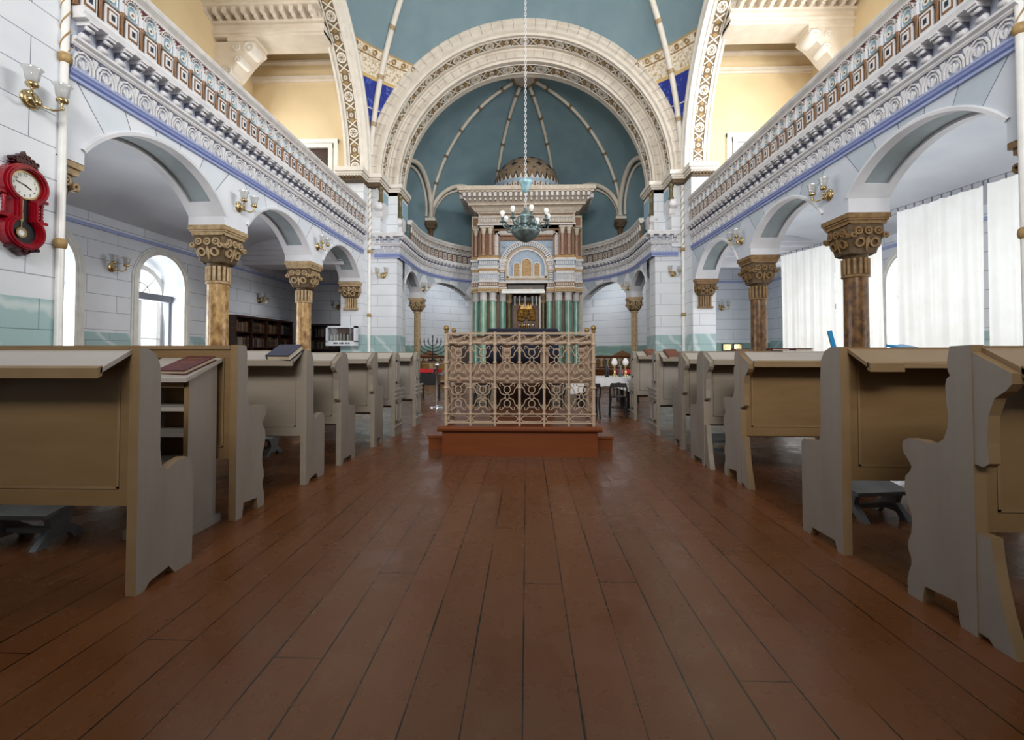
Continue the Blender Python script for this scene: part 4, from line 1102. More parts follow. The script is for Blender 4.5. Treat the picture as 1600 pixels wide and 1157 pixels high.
mb.ring(F, 0, zc, 33.5 * k, 42.5 * k, 0, 0.15, 7, 32, 0, PI); mb.ring(F, 0, zc, 41.6 * k, 43.2 * k, 0, 0.18, 0, 32, 0, PI)
for q in (-1, 1):
    a, b = sorted((q * 33.5 * k, q * 42.5 * k)); mb.rect(F, a, b, az_(440), zc, 0, 0.15, 7)
for i in range(36):
    q = PI * (i + 0.5) / 36; mb.bar(F, 34.8 * k * math.cos(q), zc + 34.8 * k * math.sin(q), 41.3 * k * math.cos(q), zc + 41.3 * k * math.sin(q), 0.052, 0.14, 0.19, 0)
for q in (-1, 1):
    for i in range(6): mb.bar(F, q * 35 * k, zc - 0.05 - i * 0.085, q * 41 * k, zc - 0.05 - i * 0.085, 0.052, 0.14, 0.19, 0)
A_('great_arch', mb, ['ark_white', 'ark_white', 'ark_brown', 'ark_blue', 'gold', 'ark_blue', 'ark_brown', 'fan_gap'])
mb = MB(); F = FK(16.5); zb = az_(433)
mb.ring(F, 0, zc, 31.2 * k, 33.6 * k, 0, 0.14, 0, 28, 0, PI)
for q in (-1, 1):
    a, b = sorted((q * 31.2 * k, q * 33.6 * k)); mb.rect(F, a, b, zb, zc, 0, 0.14, 0)
mb.rect(F, -33.6 * k, 33.6 * k, zb - 0.06, zb, 0, 0.14, 0)
mb.shape(F, [(30 * k * math.cos(PI * i / 20), zc + 30 * k * math.sin(PI * i / 20)) for i in range(21)] + [(-30 * k, zb), (30 * k, zb)], -0.1, 0.02, 2)
mb.ring(F, 0, zc, 28 * k, 31.2 * k, 0, 0.10, 1, 28, 0, PI)
for q in (-1, 1):
    a, b = sorted((q * 28 * k, q * 31.2 * k)); mb.rect(F, a, b, zb, zc, 0, 0.10, 1)
mb.rect(F, -31 * k, 31 * k, zb, zb + 0.07, 0, 0.1, 1)
mb.rect(F, -33 * k, 33 * k, az_(441), zb - 0.06, 0, 0.1, 1)
A_('tympanum', mb, ['gilt_stone', 'ark_white', 'ark_blue'])
for i, (c, w, zt_) in enumerate(((-15.5, 4.2, 409), (0, 7.2, 402.5), (16, 4.2, 409))):
    mb = MB(); r = w * k; z1 = az_(zt_) - r
    mb.shape(F, [(c * k + r * math.cos(PI * j / 12), z1 + r * math.sin(PI * j / 12)) for j in range(13)] + [(c * k - r, zb + 0.07), (c * k + r, zb + 0.07)], 0, 0.06, 0)
    mb.ring(F, c * k, z1, r, r + 0.04, 0, 0.09, 1, 14, 0, PI)
    for q in (-1, 1):
        a, b = sorted((c * k + q * (r + 0.0), c * k + q * (r + 0.045))); mb.rect(F, a, b, zb + 0.05, z1, 0, 0.09, 1)
    for j in range(4): mb.rect(F, c * k - r * 0.65, c * k + r * 0.65, z1 - 0.03 - j * 0.11, z1 + 0.01 - j * 0.11, 0.05, 0.075, 2)
    A_('gilt_tablet', mb, ['gold', 'ark_white', 'gilt_stone'])
# opening below: dark lintel, side boards, gilded curtain board
mb = MB(); F = FK(16.7)
mb.rect(F, ax(792), ax(851), az_(453), az_(441), -0.2, 0.0, 0); mb.rect(F, ax(790), ax(853), az_(454), az_(452.5), -0.1, 0.1, 1)
for j in range(9): mb.rect(F, ax(817) + j * 0.035, ax(817) + j * 0.035 + 0.022, az_(448.5), az_(446.5), 0, 0.015, 2)
A_('dark_lintel', mb, ['dark_wood', 'ark_brown', 'gold'])
mb = MB(); F = FK(17.3)
mb.rect(F, ax(800), ax(843), 0.6, az_(472), -0.1, 0, 0)
for px in (804, 811, 832.5, 839): mb.rect(F, ax(px) - 0.06, ax(px) + 0.06, 0.6, az_(470), 0, 0.08, 1)
A_('gilded_door_board', mb, ['mid_wood', 'ark_brown'])
mb = MB(); F = FK(17.2); random.seed(5)
def blob(px, py, r, h=0.1): mb.lathe([(0, h), (r * 0.5, h * 0.85), (r * 0.85, h * 0.5), (r, 0)], (ax(px) * 17.2 / 16.2, 17.2, az_(py) + (az_(py) - CAMZ) * 0.06), 8, 0, Matrix.Rotation(R(90), 4, 'X'))
for j in range(5):          # crown
    px = 813 + j * 4; blob(px, 474 + abs(j - 2) * 0.4, 0.055); mb.shape(F, [(ax(px - 1.8), az_(476)), (ax(px), az_(468 + abs(j - 2))), (ax(px + 1.8), az_(476))], 0, 0.08, 0)
mb.rect(F, ax(812), ax(831), az_(479), az_(476), 0, 0.1, 0)
for q in (-1, 1):           # pair of rampant beasts, tablets between
    for (dx, dy, r) in ((7, 483, .10), (9, 480, .07), (11, 484, .06), (8, 489, .11), (11, 493, .09), (6, 494, .06), (12, 499, .07), (9, 500, .06), (13, 488, .05)): blob(822 + q * dx, dy, r)
for (dx, dy, r) in ((-2, 484, .08), (2, 484, .08), (0, 490, .09), (0, 495, .07), (-4, 499, .06), (4, 499, .06)): blob(822 + dx, dy, r)
for j in range(16): blob(810 + random.random() * 25, 480 + random.random() * 22, 0.035 + random.random() * 0.03, 0.07)
A_('gilded_relief', mb, ['gold_bright'])
mb = MB(); F = FK(17.1)
for j in range(7):
    px = 812 + j * 3.4; x = ax(px) * 1.055; mb.lathe([(0.05, az_(520)), (0.03, az_(517)), (0.03, az_(508)), (0.05, az_(506)), (0.03, az_(504)), (0.0, az_(502))], (x, 17.05, 0), 8, j % 2)
A_('candle_row', mb, ['chrome', 'gold_bright'])
mb = MB()
for px in (803.5, 811, 820, 831.5, 838): mb.lathe([(0.022, az_(476)), (0.022, az_(464)), (0.04, az_(462)), (0.045, az_(460.5))], (ax(px), 16.6, 0), 10, 0)
mb.box(ax(843.5) - 0.03, ax(843.5) + 0.03, 16.55, 16.62, 0.6, az_(460), 0)
A_('white_rod', mb, ['ark_white'])
lt = thing('tube_light', 'white fluorescent tube light fixed over the ark doors', 'light', (ax(817), 16.0, az_(457)))
mb = MB(); mb.box(-0.76, 0.76, -0.05, 0.1, -0.06, 0.03, 0); mb.build('light_housing', 'white', lt)
mb = MB(); mb.lathe([(0.03, -0.74), (0.03, 0.74)], (0, -0.03, 0.055), 10, 0, Matrix.Rotation(R(90), 4, 'Y')); mb.build('light_tube', 'bulb', lt)
# dome
mb = MB(); yd = 17.35; zb = 6.95; rd = 1.26
mb.lathe([(rd * 1.06, zb - 0.4), (rd * 1.06, zb)], (0, yd, 0), 40, 0)
prof = [(rd * 1.05, zb), (rd * 1.05, zb + 0.05), (rd * 1.02, zb + 0.07), (rd * 1.03, zb + 0.36), (rd * 1.05, zb + 0.38), (rd * 1.05, zb + 0.43)]
mb.lathe(prof, (0, yd, 0), 40, 1)
dome = [(rd * math.cos(R(t)), zb + 0.43 + 1.18 * math.sin(R(t))) for t in range(0, 91, 6)]
mb.lathe(dome, (0, yd, 0), 40, 2)
def FD(s, t, h):
    r = rd * 1.025 + h; return Vector((r * math.sin(s / rd), yd - r * math.cos(s / rd), t))
def FDD(az, el, h):
    r = rd + h; return Vector((r * math.cos(el) * math.sin(az), yd - r * math.cos(el) * math.cos(az), zb + 0.43 + (1.18 + h) * math.sin(el)))
for i in range(40):
    s = 2 * PI * rd * i / 40
    mb.ring(FD, s, zb + 0.21, 0.045, 0.075, 0, 0.02, 3, 8); mb.disc(FD, s, zb + 0.21, 0.02, 0, 0.02, 4, 6)
    s += PI * rd / 40
    mb.shape(FD, [(s, zb + 0.09), (s + 0.05, zb + 0.21), (s, zb + 0.33), (s - 0.05, zb + 0.21)], 0, 0.012, 4)
    a = 2 * PI * i / 40; d = PI / 40
    for (m, w, hh, h) in ((4, 1.0, 0.26, 0.012), (3, 0.55, 0.16, 0.02)):
        v = [FDD(a - d * w, 0.01, h), FDD(a + d * w, 0.01, h), FDD(a + d * w * 0.6, hh * 0.5, h), FDD(a, hh, h), FDD(a - d * w * 0.6, hh * 0.5, h)]; mb.add(v, [(0, 1, 2, 3, 4)], m if i % 2 else (5 if m == 4 else 3))
for row, (el, n, r) in enumerate(((0.56, 14, 0.155), (0.93, 12, 0.14), (1.24, 7, 0.11), (0.36, 14, 0.06), (0.76, 12, 0.06))):
    for i in range(n):
        a = 2 * PI * (i + 0.5 * (row % 2)) / n
        v = [FDD(a + (r if j % 3 == 0 else r * 0.5) * math.cos(j * PI / 6) / (rd * math.cos(el)), el + (r if j % 3 == 0 else r * 0.5) * math.sin(j * PI / 6) / rd, 0.012) for j in range(12)]
        mb.add(v, [tuple(range(12))], 5)
A_('patterned_dome', mb, ['ark_cream', 'ark_blue', 'dome_brown', 'ark_white', 'gold', 'parapet_navy'])

# ================================================================ bima (railed reading platform)
YB = 5.0
bima = thing('reading_platform', 'low red-brown painted platform with a step at each side', 'platform', (-0.08, YB, 0))
mb = MB(); mb.box(-0.855, 0.855, 0.03, 1.75, 0, 0.285, 0); mb.box(-0.84, 0.84, 0.045, 1.75, 0.24, 0.27, 0); mb.build('platform_body', 'bima_wood', bima)
mb = MB(); mb.prism([(-0.90, -0.025, 0.29), (-0.90, -0.03, 0.31), (-0.90, -0.01, 0.335), (-0.90, 1.78, 0.335), (-0.90, 1.78, 0.275), (-0.90, 0.0, 0.275)], (1.8, 0, 0), 0); mb.build('top_moulding', 'bima_wood', bima)
for s in (-1, 1):
    mb = MB(); x0, x1 = sorted((s * 0.85, s * 1.08)); mb.box(x0, x1, 0.38, 1.25, 0, 0.135, 0); mb.box(x0 - 0.01, x1 + 0.015, 0.36, 1.27, 0.135, 0.165, 0); mb.build('side_step', 'bima_wood', bima)

rail = thing('iron_railing', 'beige ornamental iron railing of scrolls and rings on the red-brown platform', 'railing', (-0.08, YB + 0.05, 0.335))
ZR0, ZR1 = 0.035, 1.02
GW, GH = 0.272, ZR1 - ZR0
def grille():
    mb = MB(); U_ = GW / 188.0; V_ = GH / 660.0
    def pt(x, y): return (x * U_, 0, (1000 - y) * V_ + ZR0)     # x from the panel centre, y as drawn downwards
    def arc(cx, cy, rx, ry, a0, a1, n=10): return [(cx + rx * math.cos(R(a0 + (a1 - a0) * i / n)), cy - ry * math.sin(R(a0 + (a1 - a0) * i / n))) for i in range(n + 1)]
    def tb(pts, r=0.0052, closed=False): mb.tube([pt(*p) for p in pts], r, 5, 0, closed)
    def cell(cy, k, lo):
        g = lambda pts: [(x, cy + y * k) for x, y in pts]
        tb(g(arc(0, 0, 15, 22, 0, 360, 12)[:-1]), 0.0055, True)
        for v in (-1, 1):
            tb(g(arc(0, v * 54, 25, 27, 0, 360, 14)[:-1]), 0.006, True)
            for s in (-1, 1):
                sx = lambda pts: g([(s * x, v * y) for x, y in pts])
                tb(sx([(17, -74), (28, -88), (36, -84)] + arc(46, -90, 11, 12, 200, -60, 8)), 0.0052)
                tb(sx([(90, -128), (88, -104), (78, -80), (58, -56), (54, -40), (46, -24), (24, -14), (12, -8)]), 0.006)
                tb(sx([(92, -40), (80, -70), (66, -74)]), 0.0042)
        for s in (-1, 1):
            tb(g([(s * x, y) for x, y in arc(47, -112, 45, 24, 0, 180, 10)]), 0.006)
            tb(g([(s * x, y) for x, y in arc(47, 106, 45, 34, 180, 360, 12)]), 0.006)
            if lo: tb(g([(s * x, y) for x, y in arc(24, 84, 16, 15, 90, 330, 8)]), 0.005)
    cell(535, 1.0, True); cell(808, 0.97, False)
    for s in (-1, 1):
        sx = lambda pts: [(s * x, y) for x, y in pts]
        # S scrolls of the top band
        tb(sx(arc(66, 376, 20, 20, 200, -120, 10)), 0.005)
    tb([(-66, 394), (-20, 388), (40, 360), (70, 350)], 0.006); tb([(-74, 398), (0, 378), (60, 356)], 0.005)
    tb(arc(-55, 972, 24, 19, 90, 270, 8) + arc(55, 972, 24, 19, 270, 450, 8), 0.005, True)
    for s in (-1, 1): tb([(s * 92, 950), (s * 80, 972), (s * 92, 994)], 0.005)
    return mb
def raillet(parent):
    pass
G_ME = None
def panel(x, y, rz):
    global G_ME
    if G_ME is None:
        o = grille().build('grille_panel', 'grille_paint', rail); G_ME = o.data
    else:
        o = bpy.data.objects.new('grille_panel', G_ME); C.objects.link(o); o.parent = rail
    o.location = (x, y, 0); o.rotation_euler = (0, 0, rz)
for i in range(6): panel(-GW * 2.5 + i * GW, 0, 0)
DP = 0.5
for s in (-1, 1):
    for j in range(2): panel(s * GW * 3, 0.02 + GW * 0.95 * (j + 0.5), PI / 2)
def bars(nm, segs):
    mb = MB()
    for s in segs: mb.box(*s, 0)
    mb.build(nm, 'grille_paint', rail)
w3 = GW * 3
for z0, z1, nm in ((ZR1 - 0.008, ZR1 + 0.014, 'top_rail'), (ZR1 - 0.108, ZR1 - 0.094, 'band_rail'), (ZR0 + 0.09, ZR0 + 0.102, 'band_rail'), (ZR0 - 0.008, ZR0 + 0.006, 'bottom_rail')):
    bars(nm, [(-w3, w3, -0.012, 0.012, z0, z1), (-w3 - 0.012, -w3 + 0.012, 0, DP + 0.02, z0, z1), (w3 - 0.012, w3 + 0.012, 0, DP + 0.02, z0, z1)])
def upright(x, y, fin):
    mb = MB(); r = 0.015 if not fin else 0.02; h = ZR1 + (0.02 if not fin else 0.0)
    mb.lathe([(r, -0.0), (r, h)], (0, 0, 0), 8, 0)
    for z in (0.13, 0.42, 0.70, 0.9): mb.lathe([(r, z - 0.015), (r * 1.5, z - 0.008), (r * 1.5, z + 0.008), (r, z + 0.015)], (0, 0, 0), 8, 0)
    o = mb.build('post', 'grille_paint', rail); o.location = (x, y, 0)
    if fin:
        mb = MB(); mb.lathe([(r, h), (r * 0.8, h + 0.012), (r * 1.5, h + 0.02), (r * 0.7, h + 0.03), (r * 1.2, h + 0.04), (r * 1.75, h + 0.06), (r * 1.2, h + 0.085), (0.0, h + 0.095)], (0, 0, 0), 10, 0)
        f = mb.build('ball_finial', 'dull_brass', o)
for i in range(7): upright(-w3 + i * GW, -0.006 if 0 < i < 6 else 0, i in (0, 6))
for s in (-1, 1): upright(s * w3, 0.27, False); upright(s * w3, DP + 0.03, True)
# tan wooden screen behind the front grille
screen = thing('wooden_screen', 'tan open-framed wooden screen just behind the iron railing', 'screen', (-0.08, YB + 0.13, 0.335))
mb = MB(); mb.box(-0.79, 0.79, -0.012, 0.012, 0.90, 1.0, 0); mb.build('top_board', 'bima_tan', screen)
mb = MB(); mb.box(-0.79, 0.79, -0.012, 0.012, 0.465, 0.68, 0); mb.build('middle_board', 'bima_tan', screen)
for a, b in ((-0.78, -0.655), (-0.20, -0.10), (0.235, 0.325), (0.67, 0.79)):
    mb = MB(); mb.box(a, b, -0.01, 0.01, 0.68, 0.9, 0); mb.build('upright', 'bima_tan', screen)
for a in (-0.775, 0.745):
    mb = MB(); mb.box(a, a + 0.03, -0.01, 0.01, 0.0, 0.465, 0); mb.build('leg', 'bima_tan', screen)
# reading table under a navy cloth
tb = thing('reading_table', 'brown wooden reading table standing inside the railing under a navy cloth', 'table', (-0.05, 5.95, 0.335))
mb = MB(); mb.box(-0.36, 0.36, -0.2, 0.25, 0.05, 0.9, 0); mb.box(-0.40, 0.40, -0.24, 0.29, 0, 0.08, 0); mb.build('cabinet', 'mid_wood', tb)
for s in (-0.24, 0.0, 0.24):
    mb = MB(); mb.box(s - 0.1, s + 0.1, -0.215, -0.2, 0.12, 0.5, 0); mb.build('door_panel', 'dark_wood', tb)
mb = MB(); mb.box(-0.42, 0.42, -0.28, 0.33, 0.9, 0.96, 0); mb.build('tabletop', 'mid_wood', tb)
cl = thing('navy_cloth', 'dark navy velvet cloth with gold marks draped over the reading table', 'cloth', (-0.05, 5.95, 0.335))
mb = MB(); ov = 0.45
prof = [(-0.30, 0.52), (-0.295, 0.97), (-0.28, 1.04), (0.0, 1.12), (0.33, 1.12), (0.345, 0.9)]
mb.grid([[Vector((x + 0.01 * math.sin(z * 14 + x * 5), y + 0.012 * math.sin(x * 26) * (1 if y < -0.2 and z < 0.95 else 0), z)) for y, z in prof] for x in [-ov + 2 * ov * i / 40 for i in range(41)]], 0)
for x in (-ov, ov): mb.add([(x, y, z) for y, z in prof], [(0, 1, 2, 3, 4, 5)], 0)
mb.tube([(-ov, -0.3, 1.02), (-ov + 0.02, -0.2, 1.085), (ov - 0.02, -0.2, 1.085), (ov, -0.3, 1.02)], 0.03, 8, 0)
mb.build('cloth_sheet', 'navy_cloth', cl)
mb = MB()
for (x, w) in ((-0.30, 0.12), (-0.1, 0.16), (0.12, 0.16), (0.3, 0.1)):
    for j in range(5): mb.box(x - w / 2 + j * w / 5, x - w / 2 + j * w / 5 + w / 9, -0.325, -0.312, 0.66, 0.69, 0)
mb.build('gold_embroidery', 'gold', cl)

# ================================================================ chandelier
ch = thing('chandelier', 'greenish bronze chandelier with white bulbs hanging on a long chain', 'chandelier', (-0.02, 8.3, 3.16))
mb = MB(); mb.lathe([(0.0, 0.0), (0.05, 0.01), (0.11, 0.035), (0.2, 0.10), (0.25, 0.16), (0.27, 0.195), (0.255, 0.21), (0.275, 0.225), (0.25, 0.245), (0.2, 0.255), (0.17, 0.28), (0.19, 0.30), (0.21, 0.335), (0.2, 0.36), (0.205, 0.385), (0.17, 0.42), (0.14, 0.44), (0.155, 0.455), (0.13, 0.49), (0.08, 0.52), (0.09, 0.54), (0.05, 0.57), (0.03, 0.6), (0.045, 0.62), (0.0, 0.65)], (0, 0, 0), 28, 0)
mb.build('bowl', 'verdigris', ch)
mb = MB()
for k in range(16): mb.lathe([(0.02, 0), (0.03, 0.02), (0.0, 0.04)], (0.262 * math.cos(k * PI / 8), 0.262 * math.sin(k * PI / 8), 0.215), 6, 0)
for k in range(12): mb.tube([(0.2 * math.cos(k * PI / 6), 0.2 * math.sin(k * PI / 6), 0.31), (0.21 * math.cos(k * PI / 6), 0.21 * math.sin(k * PI / 6), 0.40)], 0.012, 5, 0)
mb.lathe([(0.12, 0.455), (0.16, 0.46), (0.13, 0.49)], (0, 0, 0), 20, 0)
mb.build('cast_ornament', 'verdigris_light', ch)
arm0 = None
for k in range(8):
    if arm0 is None:
        mb = MB(); mb.tube([(0.18, 0, 0.33), (0.24, 0, 0.27), (0.32, 0, 0.235), (0.39, 0, 0.25), (0.425, 0, 0.30), (0.43, 0, 0.345)], [0.02, 0.016, 0.014, 0.014, 0.014, 0.016], 7, 0)
        mb.tube([(0.3, 0, 0.245), (0.31, 0, 0.30), (0.35, 0, 0.32), (0.38, 0, 0.30)], 0.009, 5, 0)
        arm0 = mb.build('arm', 'verdigris', ch); a = arm0
        mb = MB(); mb.lathe([(0.015, 0.33), (0.05, 0.345), (0.055, 0.36), (0.03, 0.365), (0.026, 0.37), (0.026, 0.44), (0.02, 0.445)], (0.43, 0, 0), 12, 0); mb.build('candle_cup', 'verdigris', a)
        mb = MB(); mb.lathe([(0.015, 0.44), (0.02, 0.46), (0.042, 0.50), (0.044, 0.525), (0.032, 0.555), (0.0, 0.565)], (0.43, 0, 0), 14, 0); mb.build('bulb', 'bulb', a)
    else: a = part_copy(arm0, ch); [setattr(c2, 'location', (0, 0, 0)) for c2 in a.children]
    a.rotation_euler = (0, 0, R(k * 45 + 14))
mb = MB(); z = 0.64; i = 0
while z < 9.05:
    M = Matrix.Rotation(R(90 * (i % 2)), 4, 'Z')
    pts = [M @ Vector((0.017 * math.cos(q), 0, 0)) + Vector((0, 0, z + 0.035 + 0.035 * math.sin(q))) for q in [2 * PI * j / 8 for j in range(8)]]
    mb.tube(pts, 0.0065, 4, 0, True); z += 0.056; i += 1
mb.build('chain', 'white_trim', ch)
mb = MB(); mb.lathe([(0.02, 0.92), (0.06, 0.96), (0.075, 1.02), (0.09, 1.06), (0.13, 1.12), (0.12, 1.14), (0.05, 1.15), (0.0, 1.15)], (0, 0, 0), 20, 0); mb.build('canopy_cup', 'verdigris_light', ch)

# ================================================================ wall sconces
sc0 = None
def sconce(label, loc, rz, black=False, scale=1.0):
    global sc0
    if sc0 is None:
        t = thing('wall_sconce', label, 'wall lamp', (0, 0, 0), 0, 'two-armed brass wall sconces')
        M = Matrix.Rotation(R(90), 4, 'X')
        mb = MB(); mb.lathe([(0.085, 0.0), (0.085, 0.012), (0.06, 0.022), (0.03, 0.03), (0.03, 0.05), (0.0, 0.055)], (0, 0, 0), 22, 0, M); mb.build('backplate', 'brass', t)
        for s in (-1, 1):
            mb = MB(); mb.tube([(0, -0.04, 0.0), (s * 0.03, -0.08, -0.045), (s * 0.08, -0.13, -0.06), (s * 0.125, -0.16, -0.03), (s * 0.13, -0.165, 0.03)], 0.011, 7, 0)
            a = mb.build('arm', 'brass', t)
            mb = MB(); mb.lathe([(0.0, -0.055), (0.012, -0.05), (0.018, -0.035), (0.0, -0.02)], (s * 0.13, -0.165, 0.02), 10, 0)
            mb.lathe([(0.012, 0.0), (0.04, 0.008), (0.048, 0.03), (0.036, 0.05), (0.025, 0.055)], (s * 0.13, -0.165, 0.03), 14, 0); mb.build('lamp_cup', 'brass', a)
            mb = MB(); mb.lathe([(0.03, 0.075), (0.045, 0.10), (0.05, 0.14), (0.054, 0.175), (0.075, 0.20), (0.072, 0.203), (0.051, 0.178), (0.045, 0.14), (0.04, 0.105), (0.025, 0.08)], (s * 0.13, -0.165, 0.0), 24, 0, flute=0.05, nf=8); mb.build('glass_shade', 'shade_glass', t)
        mb = MB(); mb.lathe([(0.0, -0.035), (0.025, -0.025), (0.03, 0.0), (0.025, 0.025), (0.0, 0.035)], (0, -0.075, -0.03), 14, 0); mb.build('ball', 'brass', t)
        sc0 = t
    else:
        t = copy_tree(sc0); t['label'] = label
        if black: 
            t['group'] = 'dark wall sconces in the left aisle'
    t.location = loc; t.rotation_euler = (0, 0, rz); t.scale = (scale,) * 3
    return t
sconce('two-armed brass wall sconce with frilled glass shades above the red clock', (-WL, 3.93, 3.44), R(90))
sconce('two-armed brass sconce over the nearest left marble column', (-WL, CL[1] + 0.05, 3.42), R(90))
sconce('two-armed brass sconce over the second left marble column', (-WL, CL[2] + 0.02, 3.42), R(90))
sconce('two-armed brass sconce over the nearest right marble column', (WR, CR[1] + 0.1, 3.42), R(-90))
sconce('two-armed brass sconce over the second right marble column', (WR, CR[2] + 0.1, 3.42), R(-90))
sconce('two-armed brass sconce on the left chancel pier under the curved cornice', (-4.12, 12.9, 3.35), 0)
sconce('two-armed brass sconce on the right chancel pier under the curved cornice', (4.12, 12.9, 3.35), 0)
p = apL.F(scl, 3.32, 0); sconce('two-armed brass sconce over the slim gilt column left of the ark', tuple(p), R(64))
p = apR.F(scr, 3.32, 0); sconce('two-armed brass sconce over the slim gilt column right of the ark', tuple(p), R(-64))
sconce('brass sconce on the window wall of the left aisle between two windows', (-XOUT, 7.95, 2.68), R(90))
sconce('brass sconce on the left aisle wall above the long bookcase', (-XOUT, 12.5, 2.60), R(90))
sconce('brass sconce on the left aisle end wall beyond the second column', (-6.0, YEND, 2.58), 0)
sconce('brass sconce on the right aisle end wall above the brass plaques', (6.05, YEND, 2.52), 0)

# ================================================================ red wall clock
ck = thing('wall_clock', 'glossy red carved pendulum wall clock on the near left pier', 'clock', (-WL, 3.85, 0))
def FC(s, t, h): return Vector((h, s, t))
def fig8(e):
    r1, r2, w = 0.185 + e, 0.165 + e, 0.098 + e; z1, z2 = 2.625, 2.21; pts = []
    a1 = math.degrees(math.acos(min(1, w / r1))); a2 = math.degrees(math.acos(min(1, w / r2)))
    for i in range(25):
        q = R(-a1 + (180 + 2 * a1) * i / 24); pts.append((r1 * math.cos(q), z1 + r1 * math.sin(q)))
    for i in range(25):
        q = R(180 - a2 + (180 + 2 * a2) * i / 24); pts.append((r2 * math.cos(q), z2 + r2 * math.sin(q)))
    return pts
mb = MB(); mb.shape(FC, fig8(0.0), 0, 0.05, 0)
def fring(e0, e1, h0, h1, m):
    a, b = fig8(e0), fig8(e1); n = len(a); vs = [FC(*p, h0) for p in a] + [FC(*p, h1) for p in a] + [FC(*p, h1) for p in b] + [FC(*p, h0) for p in b]
    mb.add(vs, [(k * n + i, k * n + (i + 1) % n, (k + 1) * n + (i + 1) % n, (k + 1) * n + i) for k in range(3) for i in range(n)], m)
fring(-0.06, 0.0, 0.05, 0.085, 0); fring(-0.05, -0.012, 0.085, 0.105, 0); fring(-0.04, -0.024, 0.105, 0.115, 0)
mb.build('case', 'clock_red', ck)
mb = MB(); mb.shape(FC, fig8(-0.058), 0.04, 0.056, 0); mb.build('dark_interior', 'black', ck)
mb = MB(); mb.disc(FC, 0, 2.625, 0.112, 0.056, 0.066, 0, 32); d = mb.build('dial', 'dial', ck)
mb = MB(); mb.ring(FC, 0, 2.625, 0.112, 0.125, 0.056, 0.075, 0, 32); mb.build('bezel', 'brass', ck)
mb = MB()
for h in range(1, 13):
    v, f = text_mesh(str(h), 0.034); q = R(90 - 30 * h)
    mb.add([FC(x + 0.09 * math.cos(q), y + 2.625 + 0.09 * math.sin(q), 0.0675) for x, y in v], f, 0)
mb.build('numerals', 'black', d, recalc=False)
mb = MB(); mb.bar(FC, 0.008, 2.623, -0.075, 2.645, 0.006, 0.069, 0.071, 0); mb.bar(FC, -0.008, 2.63, 0.05, 2.60, 0.009, 0.069, 0.071, 0); mb.disc(FC, 0, 2.625, 0.007, 0.069, 0.073, 0, 8); mb.build('hands', 'black', d)
mb = MB(); mb.bar(FC, -0.01, 2.5, -0.02, 2.21, 0.01, 0.06, 0.064, 0); mb.ring(FC, -0.02, 2.2, 0.028, 0.045, 0.06, 0.072, 0, 20); mb.disc(FC, -0.02, 2.2, 0.03, 0.06, 0.066, 1, 16); mb.rect(FC, -0.03, -0.006, 2.3, 2.38, 0.06, 0.066, 0); mb.build('pendulum', ['brass', 'white'], ck)
mb = MB()
for k, (s, z, w, hh) in enumerate(((0, 2.80, 0.11, 0.03), (0, 2.83, 0.075, 0.03), (0, 2.855, 0.045, 0.04))): mb.shape(FC, [(-w, z), (w, z), (w * 0.75, z + hh), (-w * 0.75, z + hh)], 0.01, 0.07, 0)
for s in (-0.09, -0.055, -0.02, 0.02, 0.055, 0.09):
    mb.ring(FC, s, 2.835 + 0.05 * (1 - abs(s) / 0.1), 0.008, 0.02, 0.02, 0.075, 0, 10); mb.disc(FC, s * 0.8, 2.82, 0.016, 0.03, 0.085, 0, 8)
mb.shape(FC, [(-0.022, 2.885), (0.022, 2.885), (0.0, 2.93)], 0.02, 0.06, 0)
mb.build('carved_crest', 'clock_dark', ck)
for s in (-1, 1):
    mb = MB(); mb.lathe([(0.0, 2.33), (0.014, 2.335), (0.02, 2.35), (0.011, 2.37), (0.017, 2.385), (0.011, 2.40), (0.017, 2.415), (0.011, 2.43), (0.017, 2.445), (0.011, 2.46), (0.02, 2.485), (0.012, 2.51), (0.0, 2.515)], (0.055, s * 0.15, 0), 12, 0)
    for z in (2.325, 2.52): mb.shape(FC, [(s * 0.10, z - 0.018), (s * 0.19, z - 0.012), (s * 0.19, z + 0.012), (s * 0.10, z + 0.018)], 0.0, 0.08, 0)
    mb.build('turned_spindle', 'clock_red', ck)
mb = MB(); mb.shape(FC, [(-0.06, 2.05), (0.06, 2.05), (0.035, 2.02), (0.0, 2.0), (-0.035, 2.02)], 0.01, 0.08, 0)
for s in (-0.1, -0.05, 0, 0.05, 0.1): mb.disc(FC, s, 2.045 + abs(s) * 0.2, 0.018, 0.02, 0.09, 0, 8)
mb.build('lower_drop', 'clock_dark', ck)
